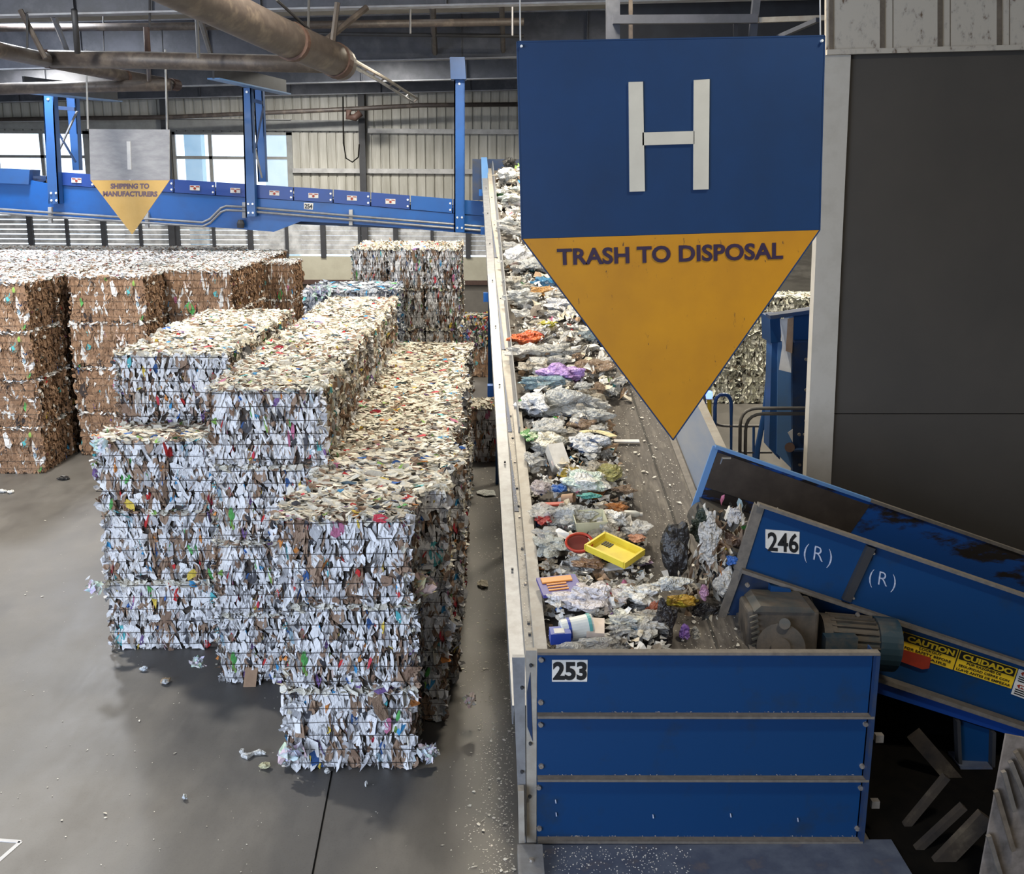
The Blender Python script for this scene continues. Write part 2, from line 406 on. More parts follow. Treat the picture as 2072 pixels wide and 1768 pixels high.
protos = {'white': [], 'brown': [], 'film': [], 'mixed': [], 'pale': []}
for i in range(7): protos['white'].append(make_bale('paper_bale', 'white', 1.10, .80, .76, 11+i, (1.0, .85, 1.1, .9, .75, 1.15, .9)[i], (1.0, 1.15, .88, 1.08, 1.3, .85, 1.1)[i]))
for i in range(4): protos['brown'].append(make_bale('cardboard_bale', 'brown', 1.45, 1.20, .82, 31+i, .8, 1.1))
protos['film'].append(make_bale('plastic_film_bale', 'film', 1.10, .80, .76, 51, 1., 1.1))
protos['mixed'].append(make_bale('plastic_container_bale', 'mixed', 1.10, .80, .76, 61, .9, 1.1))
for i in range(2): protos['pale'].append(make_bale('pale_plastic_bale', 'pale', 1.10, .80, .76, 71+i, 1., 1.1))
fresh = {k: list(v) for k, v in protos.items()}
bale_rnd = random.Random(5)
def bale(kind, x, y, z, label, group, sc=(1, 1, 1), rz=0, idx=None):
    if idx is None: idx = bale_rnd.randrange(len(protos[kind]))
    src = protos[kind][idx % len(protos[kind])]
    if src in fresh[kind]:
        fresh[kind].remove(src); o = src
    else:
        o = src.copy(); COL.objects.link(o)
        for ch in src.children:
            c = ch.copy(); COL.objects.link(c); c.parent = o
    if bale_rnd.random() < .5: sc = (-sc[0], sc[1], sc[2])
    o.location = (x, y, z); o.scale = sc; o.rotation_euler = (0, 0, rz)
    cat = 'bale'
    return tag(o, label, cat, group)
ORD = ['front', 'second', 'third', 'fourth', 'fifth', 'sixth', 'seventh', 'eighth', 'ninth', 'tenth', 'eleventh', 'twelfth', 'thirteenth']
def lev(i, n):
    return ('lowest', 'second', 'third', 'fourth', 'fifth')[i] if i < n-1 else 'topmost'
bj = random.Random(21)
def stack(kind, cx, y0, w, d, n, where, group, desc, h=.76, lean=0, jit=.03, base=(1.10, .80, .76), hl=0):
    # y0 = front face
    for i in range(n):
        dx = bj.uniform(-jit, jit)+lean*i; dy = bj.uniform(-.02, .02)
        bale(kind, cx+dx, y0+d/2+dy, i*h, f'{desc}, {lev(i, n)}{" up" if 0 < i < n-1 else ""} in the {where}', group,
             (w/base[0]*bj.uniform(.985, 1.015), (d-.02)/base[1], (h+.004)/base[2]), bj.gauss(0, .012)+(math.pi if bj.random() < .0 else 0))

# white block : right row (C), middle row (B), left row (A)
stack('white', -1.20, 8.25, 1.10, .80, 3, 'front stack of the right pale row', 'bales of the right pale row', 'white paper bale')
for r in range(1, 12):
    stack('white', -1.02 + bj.uniform(-.04, .04), 8.25+.81*r, 1.26, .80, 3, f'{ORD[r]} stack back of the right pale row', 'bales of the right pale row', 'white paper bale', jit=.05)
for r in range(0, 10):
    stack('white', -2.16 + bj.uniform(-.03, .03), 9.86+.81*r, 1.10, .80, 4, f'{ORD[r]} stack back of the middle pale row', 'bales of the middle pale row', 'white paper bale', jit=.04)
stack('white', -3.50, 10.70, 1.22, .74, 3, 'short front stack of the left pale row', 'bales of the left pale row', 'white paper bale', h=.78)
for r in range(1, 6):
    stack('white', -3.48 + bj.uniform(-.03, .03), 10.66+.81*r, 1.22, .80, 4, f'{ORD[r]} stack back of the left pale row', 'bales of the left pale row', 'white paper bale', h=.78, jit=.03)
for r in range(2):
    stack('film', -2.45, 18.1+.85*r, 1.5, .84, 4, f'{("nearer", "farther")[r]} grey-blue stack behind the middle row', 'grey-blue film bales', 'grey-blue plastic film bale', h=.78)
for c in range(3):
    for r in range(2):
        stack('white', -2.30+.68*c, 19.95+1.22*r, .64, 1.2, 5, f'{("front", "rear")[r]} {("left", "middle", "right")[c]} tower before the wall', 'bales of the tall tower at the back', 'tall-tower paper bale', jit=.012, h=.745)
# brown block at left
bw, bd, bh = 1.45, 1.20, .82
cols = [(-8.45, 17.75), (-6.88, 19.0), (-5.60, 20.3)]
left_cols = [(-12.86, 17.85), (-11.4, 17.8), (-9.93, 17.75)]
nm = {0: 'aisle column', 1: 'middle column', 2: 'right column'}
for ci, (cx, y0) in enumerate(cols):
    wcol = (1.45, 1.34, 1.22)[ci]
    nr = (8, 7, 5)[ci]
    for r in range(nr):
        stack('brown', cx, y0+1.21*r, wcol, bd, 4, (f'{ORD[r]} stack back' if r else 'front stack')+f', {nm[ci]} of brown block', 'cardboard bales of the brown block', 'brown cardboard bale', h=bh, base=(1.45, 1.20, .82), jit=.03)
for ci, (cx, y0) in enumerate(left_cols):
    for r in range(8):
        for i in ((3,) if r > 0 else (0, 1, 2, 3)) if ci < 2 else (0, 1, 2, 3):
            bale('brown', cx, y0+bd/2+1.21*r, i*bh, f'brown cardboard bale, {lev(i, 4)} of {ORD[r]} row back, {("leftmost", "next to leftmost", "outer left")[ci]} column', 'cardboard bales of the brown block', (1, 1, 1.004))
stack('brown', -4.75, 23.3, .8, 1.2, 4, 'narrow stack on the right flank of brown block', 'cardboard bales of the brown block', 'brown cardboard bale', h=.80, base=(1.45, 1.20, .82))
stack('brown', -4.75, 24.55, .8, 1.2, 3, 'rear low stack on the flank of brown block', 'cardboard bales of the brown block', 'brown cardboard bale', h=.80, base=(1.45, 1.20, .82))
# fill under the tops at the far left so nothing hovers
for ci, (cx, y0) in enumerate(left_cols[:2]):
    for r in range(1, 8):
        for i in range(3):
            bale('brown', cx, y0+bd/2+1.21*r, i*bh, 'brown cardboard bale buried inside the left block', 'buried cardboard bales', (1, 1, 1.004))
# bales beside / under the belt conveyor
bale('white', -.06, 19.0, 0, 'small grey paper bale on the floor beside the inclined conveyor', 'bales beside the inclined conveyor', (.85, 1.1, 1.35))
bale('brown', -.1, 27.6, 0, 'dark brown bale on the floor under the bright plastics', 'bales by the back wall', (.85, .8, 1.0))
bale('mixed', -.1, 27.5, .83, 'dark bale of blue and yellow plastics on a brown bale', 'bales by the back wall', (1.15, 1.1, 1.0))
# pale bales beyond the machine on the right
for i in range(3):
    for c in range(3):
        bale('pale', 4.9+1.42*c, 24.4, .82*i, f'pale plastic bale, {lev(i, 3)} in the {("left", "middle", "right")[c]} stack behind the blue machine', 'pale bales on the right', (1.27, 1.4, 1.08))

# ------------------------------------------------------------------ floor
f = MB(); f.bb((-24, -4, -.2), (16, 40, 0)); struct('floor', f, m_floor, 'worn concrete warehouse floor')
j = MB(); a = atz(672, 1560, 0); b = atz(628, 1790, 0); c0 = a + (a-b)*1.5
j.prism([a+V(-.006, 0, .001), b+V(-.006, 0, .001), b+V(.006, 0, .001), a+V(.006, 0, .001)], (0, 0, .003))
struct('trim_1', j, m_black, 'dark expansion joint in the floor')
mk = MB()
pA, pB, pC = atz(-40, 1697, 0), atz(42, 1703, 0), atz(-20, 1757, 0)
for (p, q) in ((pA, pB), (pB, pC)):
    d = (q-p).normalized(); mk.bar(p+V(0, 0, .002), q+V(0, 0, .002), .035, .004)
tag(mk.build('floor_marking', m_paper), 'white painted corner outline on the concrete at lower left', 'floor marking')

# ------------------------------------------------------------------ back wall
YW = 39.0
def zy(py, Y=YW, px=600): return aty(px, py, Y).z
ZT = 9.6
def corr(mb, x0, x1, z0, z1, Y, pitch=.315, dep=.05, mi=None, ph=0.0):
    # trapezoid ribbed sheet: broad flats with narrow dark return
    x = x0; vs = []
    pts = []
    while x < x1-1e-6:
        for dx, dy in ((0, 0), (pitch*.80, 0), (pitch*.86, dep), (pitch*.94, dep)):
            if x+dx <= x1: pts.append((x+dx, Y+dy))
        x += pitch
    pts.append((x1, Y))
    n = len(pts)
    for (xx, yy) in pts: vs += [V(xx, yy, z0), V(xx, yy, z1)]
    for (xx, yy) in pts: vs += [V(xx, Y+dep+.03, z0), V(xx, Y+dep+.03, z1)]
    fs = [(2*i, 2*i+2, 2*i+3, 2*i+1) for i in range(n-1)] + [(2*n+2*i, 2*n+2*i+1, 2*n+2*i+3, 2*n+2*i+2) for i in range(n-1)]
    mb.add(vs, fs, mi)
zwt, zwb = zy(268), zy(385); zlt, zlb = zy(425), zy(517); zcb = zy(565)
wl0, wl1 = xat(-120, 300, YW), xat(182, 300, YW); wr0, wr1 = xat(350, 300, YW), xat(592, 300, YW)
wb = MB()
corr(wb, -24, 16, zwt, ZT, YW); corr(wb, wr1, 16, zlt, zwt, YW); corr(wb, wl1, wr0, zlt, zwt, YW); corr(wb, -24, wl0, zlt, zwt, YW)
corr(wb, wl0, wl1, zlt, zwb, YW); corr(wb, wr0, wr1, zlt, zwb, YW)
wob = struct('wall_back', wb, m_wallmetal, 'ribbed metal back wall')
cw = MB(); cw.bb((-24, YW-.15, zcb), (16, YW+.15, zlb-.02)); struct('trim_2', cw, m_conc, 'beige concrete band under the louvres')
cw = MB(); cw.bb((-24, YW-.02, 0), (16, YW+.15, zcb)); struct('wall_back_base', cw, m_conc_dark, 'dark stained lower back wall')
cw = MB(); cw.bb((-24, YW-.17, zcb-.16), (16, YW-.02, zcb)); struct('trim_3', cw, m_rust, 'rust-brown rail along the back wall')
# louvre band: slats with daylight between
lv = MB(); nsl = 11
for i in range(nsl):
    z = zlb + (zlt+.25-zlb)*(i+.5)/nsl
    for xa, xb, hh in ((-24, -13.2, .125), (-13.2, -8.4, .145), (-8.4, 16, .158)):
        lv.box(((xa+xb)/2, YW-.05, z+.05), (xb-xa, .02, hh)); lv.box(((xa+xb)/2, YW-.03, z+.05-hh/2), (xb-xa, .07, .012))
struct('wall_louver', lv, m_louver, 'grey louvre slats with daylight between them')
for i in range(27):
    p = MB(); x = -22+1.3*i+.3; p.bb((x-.05 if i % 2 else x-.09, YW-.22, zlb-.05), (x+.05 if i % 2 else x+.09, YW-.08, zlt+.1))
    struct(f'trim_{10+i}', p, m_dark if i < 17 else m_cream, 'upright stiffener of the louvre band')
# girts & columns
for k, (a, b, py, th, mt) in enumerate(((-24, xat(730, 255, YW), 254, .36, m_frame), (xat(745, 265, YW), 16, 264, .16, m_wallgirt), (wr1, 16, 345, .16, m_wallgirt), (-24, xat(590, 240, YW), 243, .05, m_wallgirt))):
    g = MB(); g.bb((a, YW-.16, zy(py)-th/2), (b, YW-.005, zy(py)+th/2)); struct(f'trim_{40+k}', g, mt, 'horizontal wall girt')
for k, px in enumerate((736, 343, 1300)):
    g = MB(); x = xat(px, 330, YW); g.bb((x-.11, YW-.35, 0), (x+.11, YW-.1, ZT)); struct(f'trim_{50+k}', g, m_dark, 'dark steel wall column')
def window(name, x0, x1, mull):
    fr = MB(); t = .10
    fr.bb((x0, YW-.06, zwb), (x0+t, YW+.06, zwt)); fr.bb((x1-t*2, YW-.06, zwb), (x1, YW+.06, zwt))
    fr.bb((x0, YW-.06, zwt-t), (x1, YW+.06, zwt)); fr.bb((x0, YW-.06, zwb), (x1, YW+.06, zwb+t))
    for px in mull:
        x = xat(px, 320, YW); fr.bb((x-.06, YW-.05, zwb), (x+.06, YW+.05, zwt))
    z = zy(320); fr.bb((x0, YW-.05, z-.05), (x1, YW+.05, z+.05))
    o = struct(name, fr, m_frame, 'bright daylight window in the back wall')
    g = MB(); g.bb((x0+.05, YW+.0, zwb+.05), (x1-.05, YW+.012, zwt-.05)); g.build('window_pane', m_glass, o)
window('window_1', wl0, wl1, (-5, 87)); window('window_2', wr0, wr1, (427, 504))
# hazy structures outside the windows
ou = MB(); x = xat(392, 330, 46)
ou.bb((x-.35, 46, 0), (x+.35, 46.6, 7.0)); tag(ou.build('outdoor_tank', M('outdoor_pale_blue', (.18, .34, .46), (.3, .45, .55), 2, .7)), 'pale blue upright outside the middle window', 'tower')
ou = MB(); x = xat(565, 330, 46)
ou.bb((x-.6, 46, 0), (x+.7, 46.6, 7.4)); tag(ou.build('outdoor_shed', M('outdoor_pale_grey', (.5, .62, .66), (.6, .7, .75), 2, .7)), 'pale shed wall outside at the window end', 'shed')

# side walls, roof, rear wall
sw = MB(); sw.bb((-24.2, -4, 0), (-24, 39, ZT)); struct('wall_left', sw, m_wallmetal, 'ribbed metal left wall')
sw = MB(); sw.bb((16, -4, 0), (16.2, 39, ZT)); struct('wall_right', sw, m_wallmetal, 'ribbed metal right wall')
sw = MB(); sw.bb((-3.5, -4.2, 0), (16.2, -4, ZT)); struct('wall_front', sw, m_wallmetal, 'unseen metal wall behind the viewpoint, keeping daylight off the right side')  # unseen; extent chosen to hold the assumed door daylight off the right side
RS = .030  # roof slope
def rz(x, z): return z + RS*x
dk = MB()
def deck(x0, x1, y0, y1, z):
    dk.hexa([V(x, y, rz(x, z)+dz) for x in (x0, x1) for y in (y0, y1) for dz in (0, .12)])
sky_strips = [(21.2, 21.9), (30.4, 31.0)]
deck(-24.3, 16.3, -4.3, 21.2, 9.25); deck(-24.3, 16.3, 21.9, 30.4, 9.25); deck(-24.3, 16.3, 31.0, 39.4, 9.25)
struct('ceiling', dk, m_deck, 'cream metal roof deck')
m_sky = emis('daylit_skylight', (.9, .97, 1), 3.0)
for i, (ya, yb) in enumerate(sky_strips):
    sk = MB(); sk.hexa([V(x, y, rz(x, 9.27)+dz) for x in (-24, 16) for y in (ya, yb) for dz in (0, .03)])
    struct(f'window_{3+i}', sk, m_sky, 'translucent skylight strip in the roof')
def girder(name, Y, zb, hh, x0=-24, x1=16, lab='deep grey-blue roof girder'):
    g = MB(); t = .25
    g.hexa([V(x, y, rz(x, z)) for x in (x0, x1) for y in (Y-.02, Y+.02) for z in (zb, zb+hh)])
    x = x0+1.5
    while x < x1:
        g.bb((x-.012, Y-.12, rz(x, zb)+.01), (x+.012, Y-.02, rz(x, zb)+hh)); x += 3.1
    o = struct(name, g, m_girder, lab)
    fl = MB()
    for z in (zb, zb+hh): fl.hexa([V(x, y, rz(x, z)+dz) for x in (x0, x1) for y in (Y-.13, Y+.13) for dz in (-.015, .015)])
    fl.build('flange', m_flange, o)
    return o
girder('trim_60', 19.1, zy(30, 19.1, 200)+RS*7, 1.0); girder('trim_61', 27.8, zy(137, 27.8, 200)+RS*10, 1.05)
girder('trim_62', 33.2, zy(174, 33.2, 400)+RS*9, 1.1); girder('trim_63', 38.6, zy(200, 38.6, 300)+RS*12, 1.2)
# roof struts / angle braces (individual)
def pipe(name, pts, r, mat, label, cat='pipe', group=None, n=12, couplings=(), smooth=True):
    mb = MB(); mb.tube(pts, r, n); root = mb.build(name, mat, None, smooth=smooth); tag(root, label, cat, group)
    for c in couplings:
        c = Vector(c[0]), Vector(c[1])
        q = MB(); q.tube([c[0], c[1]], r*1.07, n); q.build('coupling', m_rust, root)
    return root
def rod(p0, p1, r, label, mat=m_dark, name='hanger_rod', group='hanger rods under the roof'):
    mb = MB(); mb.tube([p0, p1], r, 6); return tag(mb.build(name, mat), label, 'rod', group)
A = aty
# big pipe
p0, p1 = A(330, -40, 12.5), A(560, 70, 15.2); p2 = A(672, 118, 17.0); p3 = A(692, 130, 17.4)
pipe('sprinkler_main_pipe', [A(200, -110, 10.9), p0, p1, p2, p3], .245, m_pipe, 'very thick dusty brown pipe descending from the top edge', 'pipe', n=20,
     couplings=[(A(587, 83, 15.55), A(593, 86, 15.66)), (A(676, 120, 17.05), A(684, 125, 17.2))])
pipe('sprinkler_pipe', [A(97, 119, 19.6), A(300, 122, 19.6), A(500, 127, 19.6), A(672, 131, 19.6)], .145, m_pipe, 'long thick level pipe meeting the very thick one', n=14,
     couplings=[(A(90, 119, 19.6), A(100, 119, 19.6))])
pipe('sprinkler_pipe', [A(-60, 88, 16.5), A(0, 102, 17.5), A(92, 121, 19.4)], .125, m_pipe, 'short pipe bending in from the left edge', n=14)
pipe('sprinkler_pipe', [A(100, 124, 19.8), A(240, 152, 22.5), A(356, 172, 25)], .12, m_pipe, 'pipe running down to the right behind the level pipe',
     couplings=[(A(250, 154, 22.7), A(256, 155, 22.8)), (A(345, 170, 24.7), A(358, 172.5, 25))])
pipe('sprinkler_pipe', [A(-60, 182, 22.6), A(150, 176, 22.6), A(345, 172, 22.6)], .115, m_pipe, 'level pipe above the two left blue posts')
pipe('sprinkler_branch_pipe', [A(-60, 57, 24), A(300, 54, 24), A(520, 52, 24), A(1060, 44, 24)], .08, m_pipe, 'upper branch pipe crossing in front of the girder')
pipe('sprinkler_branch_pipe', [A(296, 55, 22), A(300, 122, 22)], .06, m_rust, 'short rusty riser between the level pipes')
pipe('sprinkler_branch_pipe', [A(150, 20, 18.6), A(157, 106, 19)], .05, m_dark, 'dark upright pipe near the left roof girder')
pipe('wall_pipe', [A(-60, 243, 37.5), A(350, 237, 37.5), A(700, 221, 37.5), A(850, 213, 37.5), A(1060, 211, 37.5)], .075, m_pipe, 'long thin pipe along the back wall under the roof')
pipe('sprinkler_branch_pipe', [A(600, 68, 26), A(1060, 73, 26)], .045, m_dark, 'thin dark pipe along the girder above the single post')
pipe('pipe_valve', [A(705, 222, 37.2), A(705, 236, 37.2), A(718, 238, 37.2), A(730, 228, 37.2)], .12, m_rust, 'rusty valve on the wall pipe', 'valve')
pipe('electric_cable', [A(694, 195, 37), A(695, 290, 37), A(700, 320, 37), A(713, 328, 37), A(725, 318, 37), A(727, 292, 37)], .025, m_black, 'black cable looping down beside the dark wall column', 'cable', n=6)
# cable tray / light rail
ct = thing('cable_tray', A(760, 150, 25), 'narrow pale cable tray slanting down towards the back wall', 'cable tray')
for k, off in enumerate(((0, 0), (9, -7))):
    mb = MB(); mb.tube([A(700+off[0], 126+off[1], 18), A(770+off[0], 165+off[1], 24), A(836+off[0], 207+off[1], 33)], .035, 8); mb.build('rail', m_cream if k else m_wallgirt, ct)
for k in range(9):
    t = k/8; q = A(700+136*t, 126+81*t, 18+15*t); q2 = A(709+136*t, 119+81*t, 18+15*t); mb = MB(); mb.tube([q, q2], .02, 6); mb.build('rung', m_pipe, ct)
# hangers and braces
hang = [((41, 20, 18.9), (92, 118, 18.9), .045, 'brown diagonal brace holding the left pipe'), ((55, 28, 18.8), (55, 108, 18.8), .018, 'thin rod beside the left diagonal brace'),
        ((303, -5, 19), (303, 55, 19), .02, 'thin rod above the rusty riser'), ((397, 25, 19), (402, 118, 19), .03, 'pale strap rod on the level pipe'),
        ((405, 38, 22), (427, 112, 27.5), .06, 'pale angle strut right of the strap rod'), ((107, 30, 21), (137, 106, 27.5), .06, 'grey angle strut left of the rusty riser'),
        ((683, 5, 17), (672, 95, 17), .045, 'near-upright brace over the thick pipe'), ((742, 15, 17.5), (655, 85, 17), .05, 'slanted brace over the thick pipe'),
        ((625, -10, 16), (624, 68, 16), .02, 'thin rod above the thick pipe'), ((830, -10, 22), (830, 68, 22), .02, 'thin rod left of the single blue post'),
        ((1037, -10, 22), (1037, 72, 22), .02, 'thin rod by the corner of the large sign'), ((875, 12, 24), (880, 107, 27.5), .07, 'beige angle strut above the single blue post'),
        ((1015, 10, 24), (1018, 103, 27.5), .06, 'grey angle strut near the large sign'), ((209, 30, 24), (210, 105, 24), .012, 'hair-thin rod left of the rusty riser'),
        ((327, 45, 24), (330, 108, 24), .012, 'hair-thin rod right of the rusty riser'), ((540, 45, 24), (541, 105, 24), .012, 'hair-thin rod behind the thick pipe'),
        ((560, 0, 15), (690, 118, 17.2), .02, 'long thin cable above the thick pipe'), ((300, 120, 21), (302, 175, 23), .04, 'short stub under the level pipe'),
        ((337, 150, 24), (338, 262, 24), .03, 'rod behind the right edge of the small sign')]
for i, (a, b, r, lab) in enumerate(hang): rod(A(*a), A(*b), r, lab, m_pipe if r > .03 else m_dark, 'roof_brace' if r > .03 else 'hanger_rod')
# light fixture at the top
lf = thing('ceiling_light', A(890, 8, 24), 'slim white strip light at the top edge above the single post', 'light')
mb = MB(); mb.bar(A(862, 11, 24), A(925, 9, 24), .16, .08); mb.build('housing', m_white, lf)
mb = MB(); mb.bar(A(864, 14, 23.97), A(920, 12, 23.97), .10, .03); mb.build('diffuser', emis('lamp_glow', (.9, .95, 1), 2.5), lf)
# dark framing above the big sign
for i, (a, b, w_, h_, mt, lab) in enumerate((((1240, -20, 14), (1240, 140, 14), .16, .16, m_girder, 'dark roof post above the large sign'),
        ((1240, 40, 13.9), (1532, 38, 13.9), .1, .1, m_girder, 'level dark beam above the large sign'), ((1532, 41, 13.9), (1672, 36, 13.9), .06, .06, m_cream, 'pale level rail left of the cladding'),
        ((1532, -20, 14), (1520, 100, 14), .09, .09, m_girder, 'slanted dark post above the large sign'), ((1276, -20, 15), (1276, 120, 15), .05, .05, m_pipe, 'slim post right of the dark roof post'),
        ((1655, 40, 13), (1575, 75, 14), .05, .05, m_girder, 'short diagonal stay beside the cladding'), ((1488, 45, 14), (1488, 90, 14), .05, .05, m_dark, 'short dark drop above the sign centre'))):
    mb = MB(); mb.bar(A(*a), A(*b), w_, h_); tag(mb.build('roof_framing_bar', mt), lab, 'beam', 'framing above the large sign')
mb = MB(); mb.bb((xat(1240, 0, 20), 20, 7.2), (16, 20.1, 9.6)); struct('trim_64', mb, m_dark, 'dark deep beam above the large sign')

# ------------------------------------------------------------------ overhead conveyor 254
Y4 = 25.6
c4 = thing('overhead_conveyor', (A(500, 440, Y4).x, Y4, A(500, 440, Y4).z), 'long bright blue overhead conveyor numbered 254 hanging across the hall', 'conveyor')
body = MB()
top = [(-60, 343), (117, 375), (700, 413), (984, 438)]
bot = [(984, 475), (700, 452), (608, 448), (554, 469), (480, 463), (98, 439), (-60, 428)]
body.prism([A(x, y, Y4) for x, y in top+bot], (0, .12, 0)); body.build('side_beam', m_blue_bright, c4)
body = MB(); body.prism([A(x, y, Y4+1.5) for x, y in ((-60, 345), (984, 420), (984, 470), (-60, 425))], (0, .12, 0)); body.build('far_side_beam', m_blue, c4)
body = MB(); body.hexa([q for x, y in ((-60, 352), (984, 425)) for q in (A(x, y, Y4+.1), A(x, y, Y4+.1)+V(0, 0, -.08), A(x, y, Y4+.1)+V(0, 1.45, 0), A(x, y, Y4+.1)+V(0, 1.45, -.08))]); body.build('belt', m_beltridge, c4)
def lerp_y(tab, x):
    for (x0, y0), (x1, y1) in zip(tab, tab[1:]):
        if x0 <= x <= x1: return y0+(y1-y0)*(x-x0)/(x1-x0)
tl = [(117, 348), (700, 385), (984, 408)]; bl = [(117, 375), (700, 413), (984, 438)]
edges = [117, 192, 268, 352, 436, 516, 594, 674, 750, 830, 916, 984]
for k, (a, b) in enumerate(zip(edges, edges[1:])):
    mb = MB(); g = 1.2
    mb.prism([A(a+g, lerp_y(tl, a), Y4-.03), A(b-g, lerp_y(tl, b), Y4-.03), A(b-g, lerp_y(bl, b)-1, Y4-.03), A(a+g, lerp_y(bl, a)-1, Y4-.03)], (0, .05, 0))
    o = mb.build('skirt_panel', m_blue_skirt if k < 9 else m_blue_bright, c4)
    m_ = (a+b)/2; yy = (lerp_y(tl, m_)+lerp_y(bl, m_))/2
    if k < 9:
        st = MB(); st.prism([A(m_-10, yy-4.5, Y4-.045), A(m_+10, yy-3.8, Y4-.045), A(m_+10, yy+6, Y4-.045), A(m_-10, yy+5.3, Y4-.045)], (0, .012, 0)); so = st.build('sticker', m_white, o); so['label'] = 'white sticker with red and grey marks'
        st = MB(); st.prism([A(m_-9, yy-3.4, Y4-.052), A(m_-2, yy-3, Y4-.052), A(m_-2, yy-1.2, Y4-.052), A(m_-9, yy-1.6, Y4-.052)], (0, .006, 0))
        st.prism([A(m_+2, yy-2.8, Y4-.052), A(m_+9, yy-2.4, Y4-.052), A(m_+9, yy-.6, Y4-.052), A(m_+2, yy-1, Y4-.052)], (0, .006, 0)); 
        st.tube([A(m_, yy+2, Y4-.046), A(m_, yy+2, Y4-.055)], .03, 10); st.build('sticker_print', m_red, o)
    for py in (.3, .75):
        yb = lerp_y(tl, b)+(lerp_y(bl, b)-lerp_y(tl, b))*py
        bolt(c4, A(b-5, yb, Y4-.03), .028, mat=m_bolt_white)
# left end box
mb = MB(); mb.prism([A(-60, 338, Y4-.1), A(60, 343, Y4-.1), A(58, 373, Y4-.1), A(-60, 368, Y4-.1)], (0, .6, 0)); mb.build('end_box', m_blue_post, c4)
mb = MB(); mb.prism([A(60, 356, Y4+.1), A(93, 356, Y4+.1), A(93, 374, Y4+.1), A(60, 374, Y4+.1)], (0, .4, 0)); mb.build('dark_gap_plate', m_navy, c4)
# conduits
for k, dy in enumerate((0, 8)):
    mb = MB(); mb.tube([A(x, y+dy, Y4-.12) for x, y in ((-60, 419), (100, 430), (300, 443), (410, 450), (425, 443), (447, 421), (458, 417), (500, 419), (700, 436), (984, 459))], .028, 8); mb.build('conduit', m_steel, c4)
for x, y in ((101, 435), (297, 445), (494, 425), (710, 440)):
    mb = MB(); mb.prism([A(x-4, y-16, Y4-.1), A(x+3, y-16, Y4-.1), A(x+3, y+16, Y4-.1), A(x-4, y+16, Y4-.1)], (0, .1, 0)); mb.build('conduit_bracket', m_wallgirt, c4)
mb = MB(); mb.tube([A(487, 445, Y4-.2), A(487, 452, Y4-.2), A(487, 461, Y4-.2)], [.06, .09, .08], 12); mb.build('floodlight', m_dark, c4)
st = MB(); st.prism([A(615, 410, Y4-.01), A(634, 411, Y4-.01), A(633, 424, Y4-.01), A(615, 423, Y4-.01)], (0, .005, 0)); nb = st.build('number_sticker', m_white, c4)
st = MB(); text_mb(st, '254', A(616.5, 421.5, Y4-.015), A(632, 422.5, Y4-.015), A(616.5, 412, Y4-.015), .03); st.build('number', m_ink, nb)
# hanging posts
def hpost(name_lab, t0, t1, b0, b1, Y, mat=m_blue_post, bolts=True):
    # t0,t1: top px (x0,x1,y) ; b: bottom
    r = thing('conveyor_hanger_post', ((A(t0, t1[1], Y).x), Y, A(b0, b1[1], Y).z), name_lab, 'post')
    mb = MB(); P = [A(t0, t1[1], Y), A(t1[0], t1[1], Y), A(b1[0], b1[1], Y), A(b0, b1[1], Y)]
    mb.prism(P, (0, .03, 0)); ww = (P[1]-P[0]).length
    mb.prism([P[0], P[0]+V(.03, 0, 0), P[3]+V(.03, 0, 0), P[3]], (0, .25, 0)); mb.prism([P[1]+V(-.03, 0, 0), P[1], P[2], P[2]+V(-.03, 0, 0)], (0, .25, 0))
    mb.build('post', mat, r)
    if bolts:
        for s_ in (.03, .10):
            for q in (.3, .75):
                bolt(r, P[3].lerp(P[0], s_).lerp(P[2].lerp(P[1], s_), q), .028, mat=m_bolt_white)
        bolt(r, P[0].lerp(P[3], .03).lerp(P[1].lerp(P[2], .03), .5), .03, mat=m_bolt_white)
    return r
pf = hpost('front left blue hanger post bolted to conveyor 254', 86, (108, 194), 98, (120, 412), Y4-.3)
pr = hpost('rear left blue hanger post behind the cross brace', 134, (153, 196), 147, (160, 344), Y4+1.6, bolts=False)
pf2 = hpost('front centre blue hanger post bolted to conveyor 254', 490, (508, 178), 497, (517, 438), Y4-.3)
pr2 = hpost('rear centre blue hanger post beside the window', 513, (531, 182), 522, (538, 368), Y4+1.6, bolts=False)
pf3 = hpost('single bright blue post right of the dark wall column', 919, (940, 160), 919, (940, 470), Y4-.3, m_blue_bright)
mb = MB(); mb.prism([A(910, 115, Y4-.5), A(940, 115, Y4-.5), A(943, 160, Y4-.5), A(912, 160, Y4-.5)], (0, .5, 0)); mb.build('head_bracket', m_blue_post, pf3)
for (r, prs) in ((pf, (((112, 258), (153, 328)), ((156, 225), (113, 318)))), (pf2, (((533, 215), (517, 300)), ((516, 300), (530, 360)))) ):
    for k, (a, b) in enumerate(prs):
        mb = MB(); mb.bar(A(*a, Y4+.7), A(*b, Y4+.7), .08, .03); mb.build('cross_brace', m_steel if k else m_navy, r)
for r, (a, b) in ((pf, ((108, 217), (152, 221))), (pf2, ((508, 202), (531, 208)))):
    mb = MB(); mb.bar(A(*a, Y4+.5), A(*b, Y4+.5), .1, .08); mb.build('spacer', m_navy, r)
for lab, a, b, Yb in (('grey support beam above the left blue posts', (50, 187), (237, 205), 25.5), ('dark support beam above the centre blue posts', (432, 159), (578, 190), 25.5)):
    r = thing('support_beam', A(*a, Yb), lab, 'beam')
    mb = MB(); p, q = A(*a, Yb-2.2), A(*b, Yb+1.5); mb.bar(p+V(0, 0, .16), q+V(0, 0, .16), .05, .32); mb.build('web', m_dark, r)
    mb = MB(); mb.bar(p, q, .28, .03); mb.build('flange', m_blue_pale, r)

